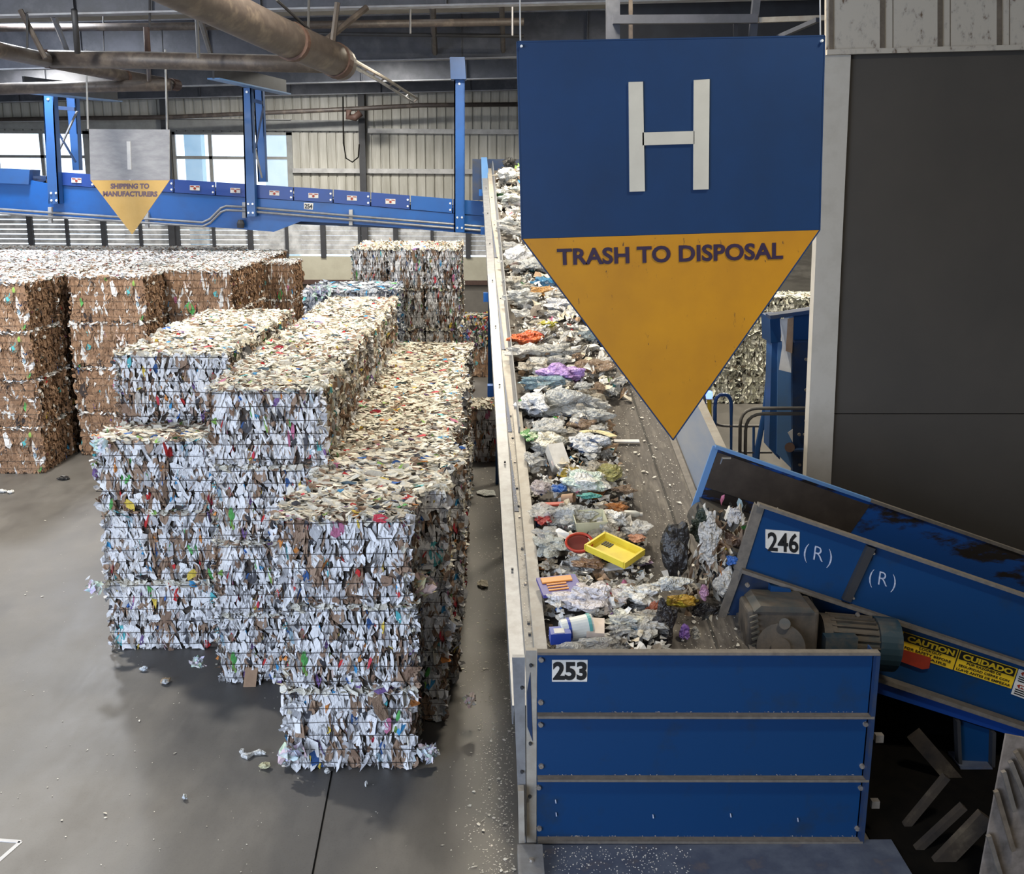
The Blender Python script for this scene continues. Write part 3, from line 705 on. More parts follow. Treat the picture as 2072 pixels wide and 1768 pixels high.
# ------------------------------------------------------------------ hanging signs
def sign(cxlabel, Y, blue, tri, faceM, triM, edge=.03):
    root = thing('hanging_sign', A(*tri[2], Y), cxlabel, 'sign')
    mb = MB(); mb.prism([A(*p, Y) for p in blue], (0, edge, 0)); mb.build('upper_panel', faceM, root)
    mb = MB(); mb.prism([A(*p, Y) for p in tri], (0, edge, 0)); mb.build('arrow_panel', triM, root)
    return root
YH = 5.9
sg = sign('large hanging sign, navy H panel over a yellow triangle, TRASH TO DISPOSAL', YH, [(1046, 85), (1667, 73), (1657, 465), (1056, 483)], [(1056, 483.5), (1657, 465.5), (1361, 889)], m_signblue, m_signyel)
mb = MB()
for q in ([(1272, 166), (1301, 165), (1305, 387), (1274, 388)], [(1404, 162), (1436, 160), (1434, 383), (1403, 384)], [(1300, 268), (1405, 265), (1405, 291), (1300, 294)]):
    mb.prism([A(*p, YH-.012) for p in q], (0, .012, 0))
mb.build('letter_h', m_Hwhite, sg)
mb = MB(); text_mb(mb, 'TRASH TO DISPOSAL', A(1128, 537, YH), A(1584, 524, YH), A(1126.5, 503, YH), .03, (0, -.003, 0), 1.02); mb.build('lettering', m_signtext, sg)
mb = MB()
for a, b in (((1046, 85), (1667, 73)), ((1046, 85), (1056, 483)), ((1667, 73), (1657, 465)), ((1056, 483), (1361, 889)), ((1657, 465), (1361, 889))):
    mb.bar(A(*a, YH+.015), A(*b, YH+.015), .034, .007, (0, 0, 1))
mb.build('edge_trim', m_signblue, sg)
for x, y in ((1053, 86), (1660, 75)):
    mb = MB(); mb.tube([A(x, y, YH+.015), A(x-1, -30, YH+.015)], .004, 6); mb.build('suspension_cable', m_wallgirt, sg)
    bolt(sg, A(x+2, y+8, YH), .008, mat=m_bolt_white)
YI = 22.0
si = sign('small hanging sign with grey panel over a yellow triangle, SHIPPING TO MANUFACTURERS', YI, [(180, 261), (343, 262), (343, 364), (183, 364)], [(183, 364.5), (343, 364.5), (267, 474)], m_signgrey, m_signyel2)
mb = MB(); mb.prism([A(*p, YI-.02) for p in ((256, 286), (263.5, 286), (265.5, 343), (258, 343))], (0, .02, 0)); mb.build('letter_i', m_paper, si)
mb = MB()
text_mb(mb, 'SHIPPING TO', A(224, 382, YI), A(302, 382, YI), A(224, 371, YI), .045, (0, -.006, 0)); text_mb(mb, 'MANUFACTURERS', A(208.5, 397.5, YI), A(318.5, 398, YI), A(208.5, 386.5, YI), .045, (0, -.006, 0))
mb.build('lettering', m_signtext2, si)
for a, b in (((178, 261), (174, 100)), ((338, 262), (334, 100))):
    mb = MB(); mb.tube([A(*a, YI), A(*b, YI)], .018, 6); mb.build('suspension_cable', m_wallgirt, si)

# ------------------------------------------------------------------ inclined belt conveyor 253
YT = 7.2
vd = ray(944, -193)                     # belt direction
bL = aty(1103, 1310, 7.9); 
slope = vd.z/vd.y; skew = vd.x/vd.y
Bn = V(0, -vd.z, vd.y).normalized()
bWid = (aty(1516, 1310, 7.9)-bL).x
def B(u, Y, h=0):   # u across from left belt edge, Y distance, h above belt
    t = Y-7.9
    return V(bL.x + skew*t + u, Y, bL.z + slope*t) + Bn*h
YB0, YB1 = 7.35, 24.6
cv = thing('inclined_conveyor', (bL.x+bWid/2, YT, 0), 'long inclined trash belt conveyor numbered 253 climbing to the back', 'conveyor')
def strip(mb, u0, u1, h0, h1, y0=YB0, y1=YB1, th=.02, mi=None):
    # flat strip between (u0,h0) and (u1,h1) running along the belt, with thickness
    d = V(u1-u0, 0, h1-h0).normalized(); nn = V(-d.z, 0, d.x)*th
    P_ = []
    for y in (y0, y1):
        for (u, h) in ((u0, h0), (u1, h1)):
            for s in (0, 1): P_.append(B(u-nn.x*s, y, h-nn.z*s))
    mb.hexa(P_, mi)
mb = MB(); strip(mb, -.02, bWid+.02, 0, 0, th=.03); mb.build('belt', m_belt, cv)
mb = MB()
for u in (.62, .80, .99, 1.42): strip(mb, bWid*u/1.7, bWid*u/1.7+.022, .006, .006, th=.01)
mb.build('belt_ridges', m_beltridge, cv)
mb = MB(); strip(mb, bWid-.01, bWid+.05, .02, .035, th=.015); strip(mb, bWid+.05, bWid+.07, .035, .02, th=.015); mb.build('edge_seal', m_dust, cv)
mb = MB(); strip(mb, bWid+.07, bWid+.20, .02, .56, y0=10.05, th=.01); mb.build('right_skirt', M('blue_grey_skirt_steel', (.14, .18, .25), (.22, .23, .25), 2, .45, stretch=(1, .3, 1)), cv)
mb = MB(); strip(mb, bWid+.20, bWid+.29, .565, .565, y0=10.05, th=.015); mb.build('right_skirt_flange', m_cream, cv)
# left side
mb = MB(); strip(mb, -.29, -.17, -.02, -.02, th=.02, y0=7.25); strip(mb, -.29, -.285, -.2, -.02, th=.01, y0=7.25); mb.build('left_ledge', m_steel, cv)
mb = MB(); strip(mb, -.17, -.165, -.02, .05, th=.02, y0=7.25); strip(mb, -.165, -.075, .05, .05, th=.015, y0=7.25); mb.build('left_flange', m_cream, cv)
mb = MB(); strip(mb, -.155, -.145, -.35, -.03, th=.02, y0=7.3); mb.build('stringer', m_blue_bright, cv)
mb = MB(); strip(mb, -.075, -.05, .05, .22, y0=11.4, th=.012); mb.build('left_skirt', m_steel, cv)
mb = MB(); strip(mb, -.10, 0.0, .14, .15, y0=7.3, y1=12.0, th=.012); strip(mb, -.10, -.095, .02, .14, y0=7.3, y1=12, th=.01); mb.build('left_splice_plate', m_cream, cv)
for i in range(9):
    y = 7.6+.55*i; mb = MB(); q = B(-.12, y, .05); mb.box(q, (.022, .035, .02)); mb.build('bolt', m_dark if i % 2 else m_bolt, cv)
for i in range(16):
    y = 8+1.0*i; mb = MB(); q = B(-.22 if i % 2 else -.12, y, -.0 if i % 2 else .055); mb.box(q, (.02, .03, .016)); mb.build('bolt_hole', m_dark, cv)
# wedge slots in the flange (dark)
for (ya, yb) in ((9.9, 11.4), (11.6, 13.4), (14, 17), (18, 20.2)):
    mb = MB(); mb.prism([B(-.165, ya, .056), B(-.120, ya, .056), B(-.165, yb, .056)], Bn*.002); mb.build('flange_slot', m_navy, cv)
# support frames
for i, y in enumerate((13.6, 17.2, 21.0, 24.0)):
    q = B(-.36, y, -.35); q2 = B(bWid+.3, y, -.35)
    mb = MB(); mb.bar(q, q2, .16, .14, (0, 0, 1)); mb.build('cross_beam', m_blue_bright, cv)
    for qq in (B(-.10, y, -.4), B(bWid+.1, y, -.4)):
        mb = MB(); mb.bb((qq.x-.06, y-.06, 0), (qq.x+.06, y+.06, qq.z)); mb.build('leg', m_blue, cv)
# head end
mb = MB(); mb.prism([B(-.30, 23.4, -.2), B(-.12, 23.4, -.2), B(-.17, 24.8, .25), B(-.30, 24.8, .25)], (0, .3, 0)); mb.build('head_guard', m_blue_pale, cv)
mb = MB(); mb.tube([B(-.1, 24.6, -.22), B(bWid+.1, 24.6, -.22)], .22, 16); mb.build('head_pulley', m_dark, cv)
mb = MB(); qh = B(-.5, 25.0, .15); mb.bb((qh.x, 25.1, qh.z-.9), (qh.x+2.6, 25.3, qh.z+.02)); mb.build('head_chute', m_navy, cv)
# tail box with 253 front panel
def PT(x, y, d=0): return aty(x, y, YT+d)
tb = thing('tail_box', (PT(1430, 1706).x, YT, 0), 'blue ribbed end panel numbered 253 closing the near end of the conveyor', 'panel')
def clampz(p): p = p.copy(); p.z = max(p.z, .012); return p
mb = MB(); mb.prism([clampz(p) for p in (PT(1087, 1318), PT(1775, 1318), PT(1737, 1708), PT(1086, 1700))], (0, .02, 0)); mb.build('face_plate', m_blue, tb)
for (ya, yb, x1, nme) in ((1313, 1324, 1776, 'top_flange'), (1441, 1454, 1764, 'rib'), (1568, 1583, 1753, 'rib'), (1692, 1706, 1741, 'bottom_flange')):
    mb = MB(); a, b_ = PT(1087, ya), PT(x1, ya+1); a2, b2 = PT(1087, yb), PT(x1, yb+1)
    mb.prism([clampz(a+V(0, -.06, 0)), clampz(b_+V(0, -.06, 0)), clampz(b_+V(0, -.06, -.012)), clampz(a+V(0, -.06, -.012))], (0, .065, 0))
    mb.prism([a+V(0, -.062, 0), b_+V(0, -.062, 0), b_+V(0, -.062, -.02), a+V(0, -.062, -.02)], (0, .006, 0)); mb.build(nme, m_dust, tb)
mb = MB(); mb.prism([PT(1768, 1320), PT(1776, 1320), PT(1742, 1704), PT(1735, 1704)], (0, -.06, 0)); mb.build('side_flange', m_navy, tb)
for x, y in ((1095, 1334), (1094, 1420), (1094, 1465), (1095, 1549), (1090, 1592), (1091, 1675), (1751, 1464), (1744, 1549), (1741, 1593), (1734, 1675)):
    bolt(tb, PT(x, y), .022, h=.018)
for x, y in ((1124, 1622), (1125, 1648), (1321, 1652), (1478, 1650), (1614, 1659)):
    mb = MB(); mb.bar(PT(x, y-4, -.01), PT(x+1, y+3, -.01), .008, .008); mb.build('scratch_mark', m_chalk, tb)
mb = MB(); mb.prism([PT(1117, 1335, -.004), PT(1189, 1335, -.004), PT(1188, 1379, -.004), PT(1117, 1379, -.004)], (0, .004, 0)); nb = mb.build('number_sticker', m_white, tb)
mb = MB(); text_mb(mb, '253', PT(1118.5, 1375), PT(1187, 1375), PT(1118.5, 1338), .04, (0, -.007, 0)); mb.build('number', m_ink, nb)
mb = MB(); sx = PT(1775, 1318).x; mb.prism([V(sx-.03, YT, 0), V(sx-.02, YT, 0), V(sx-.02, YT, PT(1775, 1318).z), V(sx-.03, YT, PT(1775, 1318).z)], (0, .12, 0)); mb.build('side_plate', m_navy, tb)
for x, y in ((1778, 1492), (1770, 1625)):
    mb = MB(); mb.box(aty(x, y, YT+.05), (.06, .05, .06)); mb.build('clip', m_dust, tb)
mb = MB(); a = atz(1086, 1708, .012); mb.hexa([V(x, y, z) for x in (a.x, PT(1800, 1720).x) for y in (6.1, YT-.01) for z in (0, .03)])
tag(mb.build('floor_plate', m_plate), 'scuffed blue-grey steel plate at the foot of panel 253', 'plate')
mb = MB(); a = aty(1047, 1724, 7.0); b_ = aty(1098, 1724, 7.0); mb.bb((a.x, 6.7, 0), (b_.x, 7.05, .1))
ft = mb.build('foot', m_steel, cv); bolt(ft, (a.x+.1, 6.85, .1), .022, (0, 0, 1), m_bolt)
mb = MB(); mb.prism([aty(1048, 1600, 7.1), aty(1060, 1600, 7.1), aty(1062, 1706, 7.1), aty(1050, 1706, 7.1)], (0, .08, 0)); mb.build('leg_plate', m_cream, cv)
for (q, mt, lab) in (([(1036, 1330), (1062, 1330), (1064, 1722), (1052, 1722)], m_steel, 'corner_channel'), ([(1064, 1316), (1086, 1316), (1085, 1722), (1066, 1722)], m_cream, 'corner_post')):
    mb = MB(); mb.prism([clampz(PT(*p)) for p in q], (0, .05, 0)); mb.build(lab, mt, cv)
mb = MB(); mb.prism([PT(1066, 1400, -.004), PT(1073, 1360, -.004), PT(1078, 1500, -.004), PT(1067, 1470, -.004)], (0, .003, 0)); mb.build('slot', m_navy, cv)
for x, y in ((1056, 1390), (1074, 1345), (1073, 1503), (1056, 1560), (1072, 1610), (1058, 1650)): bolt(cv, PT(x, y), .014, mat=m_dark)
# ------------------------------------------------------------------ cross conveyor 246
YN, YF = 8.3, 9.95
def N(x, y, d=0): return aty(x, y, YN+d)
def Fp(x, y, d=0): return aty(x, y, YF+d)
c6 = thing('cross_conveyor', (N(1800, 1250).x, 9.1, 0), 'blue sloping cross conveyor numbered 246 coming from the lower right', 'conveyor')
XR = 2190
def ly(x, x0, y0, s): return y0+s*(x-x0)
mb = MB(); mb.prism([N(1538, 1024), N(XR, ly(XR, 1538, 1024, .342)), N(XR, ly(XR, 1499, 1148, .332)), N(1499, 1150)], (0, .02, 0)); mb.build('near_skirt', m_blue, c6)
mb = MB(); a, b_ = N(1536, 1022, -.05), N(XR, ly(XR, 1536, 1022, .342), -.05); mb.bar(a+V(0, .03, 0), b_+V(0, .03, 0), .08, .025); mb.build('top_flange', m_dust, c6)
mb = MB(); mb.bar(N(1536, 1022, 0), N(1495, 1152, 0), .09, .03, (0, 1, 0)); mb.build('end_flange', m_dust, c6)
mb = MB(); mb.bar(N(1499, 1152, -.02), N(XR, ly(XR, 1499, 1152, .332), -.02), .1, .03); mb.build('lower_flange', m_dust, c6)
mb = MB(); mb.bar(N(1762, 1106, -.03), N(1712, 1214, -.03), .07, .05, (0, 1, 0)); mb.build('rib', m_dark, c6)
for x, y in ((1759, 1116), (1718, 1206)): bolt(c6, N(x+8, y+3, -.03), .012)
# mid body
mb = MB(); mb.prism([N(1640, 1205, .05), N(XR, ly(XR, 1640, 1205, .332), .05), N(XR, ly(XR, 1780, 1372, .333), .05), N(1700, 1346, .05)], (0, .04, 0)); mb.build('side_beam', m_blue, c6)
mb = MB(); mb.bar(N(1690, 1342, -.02), N(XR, ly(XR, 1780, 1372, .333), -.02), .12, .035); mb.build('beam_flange', m_dust, c6)
mb = MB(); mb.prism([N(1700, 1346, -.04), N(XR, ly(XR, 1780, 1372, .333), -.04), N(XR, ly(XR, 1775, 1402, .316), -.04), N(1690, 1375, -.04)], (0, .03, 0)); mb.build('lower_channel', m_blue_skirt, c6)
# discharge end plate
mb = MB(); mb.prism([N(1497, 1152, .02), N(1640, 1208, .02), N(1700, 1420, .02), N(1395, 1420, .02)], (0, .02, 0)); mb.build('discharge_plate', m_navy, c6)
mb = MB(); mb.bar(N(1495, 1152, 0), N(1432, 1325, 0), .07, .02, (0, 1, 0)); mb.build('discharge_flange', m_dust, c6)
# far skirt
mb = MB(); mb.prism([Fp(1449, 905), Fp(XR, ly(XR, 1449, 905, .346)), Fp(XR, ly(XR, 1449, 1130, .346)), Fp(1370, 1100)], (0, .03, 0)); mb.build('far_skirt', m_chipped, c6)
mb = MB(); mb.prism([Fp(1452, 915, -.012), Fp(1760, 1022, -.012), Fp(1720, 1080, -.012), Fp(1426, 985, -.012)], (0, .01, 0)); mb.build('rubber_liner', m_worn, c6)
mb = MB(); mb.bar(Fp(1447, 903), Fp(1760, ly(1760, 1447, 903, .346)), .06, .03); mb.build('far_top_flange', m_blue_pale, c6)
mb = MB(); mb.bar(Fp(1760, ly(1760, 1447, 903, .346)), Fp(XR, ly(XR, 1447, 903, .346)), .06, .03); mb.build('far_top_flange', m_dust, c6)
mb = MB(); mb.bar(Fp(1448, 903), Fp(1398, 1045), .06, .025, (0, 1, 0)); mb.build('far_end_flange', m_blue_pale, c6)
# belt of 246
e0, e1 = N(1490, 1120), N(XR, ly(XR, 1499, 1120, .332))
mb = MB(); mb.hexa([p+V(0, dy, dz) for p in (e0, e1) for dy in (.05, YF-YN-.03) for dz in (0, -.03)]); mb.build('belt', m_beltridge, c6)
mb = MB(); pc = e0+V(.05, 0, -.2); mb.tube([pc+V(0, .06, 0), pc+V(0, YF-YN-.05, 0)], .17, 18); mb.build('head_pulley', m_beltridge, c6)
# stickers
def uvp(TL, TR, BL, Y):
    TL = aty(*TL, Y); U = aty(*TR, Y)-TL; D = aty(*BL, Y)-TL
    return lambda u, v, d=0: TL + U*u + D*v + V(0, -d, 0)
mb = MB(); mb.prism([N(1549, 1071, -.006), N(1618, 1076, -.006), N(1617, 1121, -.006), N(1562, 1117, -.006), N(1549, 1108, -.006)], (0, .005, 0)); nb = mb.build('number_sticker', m_white, c6)
mb = MB(); text_mb(mb, '246', N(1553, 1114), N(1615, 1118), N(1552.5, 1075), .022, (0, -.009, 0)); mb.build('number', m_ink, nb)
for (x, y, s) in ((1624, 1136, 1), (1756, 1186, .95)):
    mb = MB(); text_mb(mb, '( R )', N(x, y), N(x+56*s, y+14*s), N(x+5, y-38*s), -.012, (0, -.004, 0), .9); mb.build('chalk_mark', m_chalk, c6)
U = uvp((1827, 1277), (2060, 1353), (1814, 1318), YN+.04)
cs = None
mb = MB(); mb.prism([U(0, 0), U(1, 0), U(1, 1), U(0, 1)], (0, .004, 0)); cs = mb.build('caution_sticker', m_yel, c6)
mb = MB(); mb.prism([U(.01, .03, .003), U(.475, .03, .003), U(.475, .42, .003), U(.01, .42, .003)], (0, .003, 0)); mb.prism([U(.505, .03, .003), U(.985, .03, .003), U(.985, .42, .003), U(.505, .42, .003)], (0, .003, 0)); mb.prism([U(.486, 0, .003), U(.494, 0, .003), U(.494, 1, .003), U(.486, 1, .003)], (0, .003, 0)); mb.build('header_bar', m_ink, cs)
mb = MB(); text_mb(mb, 'CAUTION', U(.05, .36, 0), U(.455, .36, 0), U(.05, .09, 0), .04, (0, -.008, 0)); mb.build('heading', m_yel, cs); mb = MB(); text_mb(mb, 'CUIDADO', U(.53, .36, 0), U(.965, .36, 0), U(.53, .09, 0), .04, (0, -.008, 0)); mb.build('heading', m_yel, cs)
mb = MB()
for t, u0, u1, v in (('LOCKOUT', .17, .36, .56), ('FOR SAFETY BEFORE', .05, .45, .73), ('REPAIRS', .17, .42, .92), ('POR RAZONES DE', .58, .88, .56), ('SEGURIDAD CIERRE CON', .52, .96, .74), ('LLAVE ANTES DE EMPEZAR', .51, .98, .93)):
    text_mb(mb, t, U(u0, v), U(u1, v), U(u0, v-.11), .015, (0, -.005, 0))
mb.build('small_print', m_ink, cs)
mb = MB(); mb.prism([N(1812, 1309, .02), N(1884, 1331, .02), N(1880, 1352, .02), N(1866, 1354, .02), N(1808, 1333, .02)], (0, .004, 0)); o = mb.build('tape', m_red, cs); o['label'] = 'torn strip of red tape'
U2 = uvp((2062, 1353), (2130, 1378), (2046, 1404), YN+.04)
mb = MB(); mb.prism([U2(0, 0), U2(1, 0), U2(1, 1), U2(0, 1)], (0, .004, 0)); ws = mb.build('danger_sticker', m_white, c6)
mb = MB()
for v in (.06, .55): mb.prism([U2(.08, v+.06, .003), U2(.14, v, .003), U2(.85, v, .003), U2(.9, v+.06, .003), U2(.85, v+.14, .003), U2(.14, v+.14, .003)], (0, .003, 0))
mb.build('oval', m_red, ws)
mb = MB(); text_mb(mb, 'DANGER', U2(.16, .17), U2(.82, .17), U2(.16, .08), .03, (0, -.008, 0)); mb.build('heading', m_white, ws); mb = MB(); text_mb(mb, 'PELIGRO', U2(.16, .66), U2(.82, .66), U2(.16, .57), .03, (0, -.008, 0)); mb.build('heading', m_white, ws)
mb = MB()
for v in (.25, .33, .41, .74, .82, .90): mb.prism([U2(.06, v, .003), U2(.9, v, .003), U2(.9, v+.04, .003), U2(.06, v+.04, .003)], (0, .002, 0))
mb.build('print_lines', m_ink, ws)
# motor and gearbox
mo = thing('gear_motor', N(1650, 1300, -.3), 'dusty gearbox and finned electric motor mounted under conveyor 246', 'motor')
def N2(x, y, d=-.32): return aty(x, y, YN+d)
def cyl(a, b, r, n, nm_, mat, par=mo, smooth=False):
    q = MB(); q.tube([a, b], r, n); return q.build(nm_, mat, par, smooth=smooth)
mb = MB(); g0, g1 = N2(1514, 1235, -.4), N2(1652, 1345, -.4)
mb.hexa([V(x, y, z) for x in (g0.x, g1.x) for y in (g0.y, g0.y+.34) for z in (g1.z, g0.z)]); gb = mb.build('gearbox_housing', m_gear, mo)
bv = gb.modifiers.new('bevel', 'BEVEL'); bv.width = .035; bv.segments = 3
cyl(N2(1580, 1310, -.52), N2(1580, 1310, -.38), .19, 28, 'gear_cover', m_gear, smooth=False)
cyl(N2(1580, 1310, -.56), N2(1580, 1310, -.5), .075, 24, 'shaft_cap', m_gear)
cyl(N2(1588, 1262, -.50), N2(1588, 1262, -.38), .045, 16, 'oil_port', m_motor)
for i in range(7):
    mb = MB(); mb.bar(N2(1517+4*i*.3, 1250+11*i, -.43), N2(1533+4*i*.3, 1244+11*i, -.43), .02, .015); mb.build('fin', m_motor, mo)
mb = MB(); mb.prism([N2(1526, 1238, -.42), N2(1540, 1226, -.42), N2(1640, 1229, -.42), N2(1650, 1240, -.42)], (0, .36, 0)); mb.build('housing_lid', m_motor, mo)
a, b_ = N2(1652, 1290, -.15), N2(1678, 1292, -.15); cyl(a, b_, .21, 24, 'coupling_flange', m_gear)
a, b_ = N2(1672, 1292, -.15), N2(1768, 1300, -.15); cyl(a, b_, .195, 28, 'motor_body', m_motor)
for i in range(11):
    th = math.radians(-20+15*i*1.0); ax = (b_-a).normalized()
    rr = V(0, -math.cos(th), math.sin(th)) if True else None
    off = rr*.205
    mb = MB(); mb.bar(a+off, b_+off-ax*.02, .012, .03, rr); mb.build('cooling_fin', m_gear, mo)
a, b_ = N2(1762, 1300, -.15), N2(1806, 1304, -.15); cyl(a, b_, .225, 28, 'fan_cover', m_motor2)
mb = MB(); q0 = N2(1700, 1290, -.38); mb.box(q0+V(0, 0, -.05), (.26, .10, .14)); mb.build('terminal_box', m_motor2, mo)
mb = MB(); q0 = N2(1578, 1195, -.1); mb.prism([N2(1560, 1185, -.1), N2(1600, 1192, -.1), N2(1606, 1228, -.1), N2(1556, 1228, -.1)], (0, .08, 0)); mb.build('mount_bracket', m_blue, mo)
for x, y in ((1588, 1212), (1512, 1183), (1525, 1222), (1622, 1220), (1735, 1243)): bolt(mo, N2(x, y, -.12), .02)
for x, y, r_ in ((1527, 1262, .05), (1478, 1275, .06), (1500, 1245, .04)): cyl(N2(x, y, .25), N2(x, y, .15), r_, 14, 'bearing_cap', m_navy)
# supports under 246
sp = thing('conveyor_support', (N(1970, 1600).x, YN, 0), 'blue bracket post hanging below conveyor 246 at lower right', 'support')
mb = MB(); mb.prism([N(1936, 1455, .0), N(2008, 1478, .0), N(2005, 1556, .0), N(1940, 1550, .0)], (0, .03, 0)); mb.build('bracket_plate', m_blue, sp)
for a, b_ in (((1936, 1455), (1940, 1552)), ((2008, 1478), (2006, 1556))):
    mb = MB(); mb.bar(N(*a, -.03), N(*b_, -.03), .03, .08, (0, 1, 0)); mb.build('plate_edge', m_dark, sp)
mb = MB(); mb.prism([N(1942, 1550, -.1), N(2008, 1553, -.1), N(2014, 1574, -.1), N(1948, 1576, -.1)], (0, .25, 0)); mb.build('base_plate', m_plate, sp)
mb = MB(); mb.prism([N(1948, 1576, -.05), N(1985, 1576, -.05), N(1985, 1632, -.05), N(1948, 1634, -.05)], (0, .2, 0)); mb.build('stub_leg', m_dark, sp)
mb = MB(); mb.prism([N(1985, 1580, -.05), N(1990, 1580, -.05), N(2013, 1636, -.05), N(1985, 1636, -.05)], (0, .02, 0)); mb.build('gusset', m_dust, sp)
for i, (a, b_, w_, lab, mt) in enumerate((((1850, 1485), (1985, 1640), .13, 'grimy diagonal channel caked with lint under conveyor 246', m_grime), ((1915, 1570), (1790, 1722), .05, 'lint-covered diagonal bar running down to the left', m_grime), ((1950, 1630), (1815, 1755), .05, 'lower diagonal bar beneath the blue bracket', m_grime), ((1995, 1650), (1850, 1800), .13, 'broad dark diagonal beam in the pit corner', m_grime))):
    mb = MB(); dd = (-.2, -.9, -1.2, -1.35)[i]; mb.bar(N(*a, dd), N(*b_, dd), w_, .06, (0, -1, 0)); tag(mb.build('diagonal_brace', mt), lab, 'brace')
mb = MB(); q = N(1960, 1600, .9); mb.prism([N(1720, 1385, .5), N(XR, ly(XR, 1775, 1402, .316)-8, .5), V(q.x+1.5, YN+.5, 0), V(PT(1768, 1500).x+.05, YN+.5, 0)], (0, .03, 0)); tag(mb.build('void_shade_sheet', m_black), 'black sheet standing in for the shade behind the braces under conveyor 246', 'plate')  # black sheet put in for the unlit void beneath the conveyor
mb = MB(); mb.bb((PT(1768, 1500).x+.05, 6.0, 0.0), (q.x+1.5, YN+.54, .02)); tag(mb.build('pit_shade_sheet', m_black), 'black sheet standing in for shade on the floor right of panel 253', 'plate')  # floor covered in black to paint the shade of the pit
# ribbed sheet at lower right corner
rs = thing('ribbed_sheet', N(2040, 1700, -1.75), 'dirty white ribbed sheet at the lower right corner', 'sheet')
mb = MB(); mb.prism([N(2036, 1486, -1.75), N(2110, 1500, -1.75), N(2110, 1780, -1.75), N(1982, 1780, -1.75)], (0, .02, 0)); mb.build('sheet', m_oldsheet, rs)
for a, b_ in (((2030, 1560), (2052, 1640)), ((2044, 1540), (2092, 1660)), ((2015, 1600), (2050, 1720)), ((2000, 1690), (2030, 1790)), ((2055, 1520), (2100, 1600))):
    mb = MB(); mb.bar(N(*a, -1.79), N(*b_, -1.79), .03, .03, (0, -1, 0)); mb.build('rib', m_rib if a[0] % 2 else m_dust, rs)
# ------------------------------------------------------------------ partition right
YP = 11.4
def Q(x, y, d=0): return aty(x, y, YP+d)
mb = MB(); xa = 1672
pts = [(1672, 107), (2190, 94), (2190, -60), (1672, -60)]
mb.prism([Q(*p) for p in pts], (0, .06, 0)); wp = struct('wall_partition', mb, m_cladding, 'chipped white ribbed cladding above the dark door')
mb = MB(); mb.bar(Q(1672, 106, -.03), Q(2190, 93, -.03), .06, .05); mb.build('bottom_trim', m_cladding, wp)
for x in (1682, 1786, 1903, 2023, 2140):
    mb = MB(); w_ = 4.5; mb.prism([Q(x-w_, -60, -.02), Q(x+w_, -60, -.02), Q(x+w_, 103-(x-1672)*.025, -.02), Q(x-w_, 103-(x-1672)*.025, -.02)], (0, .02, 0)); mb.build('rib', m_rib, wp)
for x in (1806, 1922, 2042):
    mb = MB(); mb.prism([Q(x, -60, -.004), Q(x+1.5, -60, -.004), Q(x+1.5, 103-(x-1672)*.025, -.004), Q(x, 103-(x-1672)*.025, -.004)], (0, .004, 0)); mb.build('seam', m_rib, wp)
mb = MB(); mb.prism([Q(1668, 108), Q(1722, 108), Q(1672, 1180), Q(1622, 1180)], (0, .14, 0)); struct('trim_70', mb, M('pale_post_paint', (.50, .47, .42), (.44, .41, .36), 4, .55, lo=.45, hi=.7), 'pale painted door post')
mb = MB(); mb.prism([Q(1720, 105, .06), Q(2190, 92, .06), Q(2190, 836, .06), Q(1686, 836, .06)], (0, .05, 0)); dr = struct('door_1', mb, m_dkpanel, 'large dark sliding door')
mb = MB(); mb.prism([Q(1686, 838, .06), Q(2190, 838, .06), Q(2190, 1500, .06), Q(1660, 1500, .06)], (0, .05, 0)); mb.build('lower_panel', m_dkpanel, dr)
mb = MB(); lo = Q(1500, 1500); mb.bb((Q(1720, 105).x, YP+.13, 0), (16, YP+.2, 10)); struct('wall_partition_back', mb, m_dkpanel, 'dark partition behind the door')

# ------------------------------------------------------------------ machine and rails beyond the right skirt
YM = 14.6
def K(x, y, d=0): return aty(x, y, YM+d)
mc = thing('baler_hopper', (K(1605, 900).x, YM, 0), 'tall blue steel machine column with pale hopper side, beside the door post', 'machine')
mb = MB(); mb.prism([K(1562, 692), K(1574, 692), K(1578, 930), K(1556, 905)], (0, .3, 0)); mb.build('hopper_edge', m_blue_post, mc)
mb = MB(); mb.prism([K(1574, 690, -.02), K(1606, 690, -.02), K(1606, 952, -.02), K(1572, 918, -.02)], (0, .3, 0)); mb.build('hopper_side', m_blue_pale, mc)
mb = MB(); mb.prism([K(1604, 692, -.1), K(1640, 692, -.1), K(1634, 1100, -.1), K(1604, 1100, -.1)], (0, .1, 0)); mb.build('column_web', m_navy, mc)
mb = MB(); mb.prism([K(1636, 680, -.12), K(1672, 680, -.12), K(1655, 1100, -.12), K(1632, 1100, -.12)], (0, .3, 0)); mb.build('column_flange', m_blue, mc)
mb = MB(); mb.prism([K(1558, 642, -.05), K(1580, 640, -.05), K(1580, 692, -.05), K(1560, 694, -.05)], (0, .5, 0)); mb.prism([K(1606, 637, -.12), K(1665, 628, -.12), K(1665, 688, -.12), K(1606, 690, -.12)], (0, .5, 0)); mb.build('top_box', m_blue, mc)
mb = MB(); mb.bar(K(1554, 640, -.2), K(1668, 624, -.2), .25, .05); mb.build('top_lip', m_navy, mc)
for x, y in ((1605, 690), (1606, 910)):
    mb = MB(); mb.bar(K(x, y, -.15), K(x+50, y, -.15), .12, .03); mb.build('shelf_flange', m_navy, mc)
for x, y in ((1631, 727), (1631, 789), (1631, 851), (1617, 879), (1628, 879), (1618, 940), (1629, 941)): bolt(mc, K(x, y, -.12), .025)
mb = MB(); mb.tube([K(1598, 905, -.05), K(1598, 905, -.15)], .07, 14); mb.build('end_cap', m_rust, mc)
mb = MB()
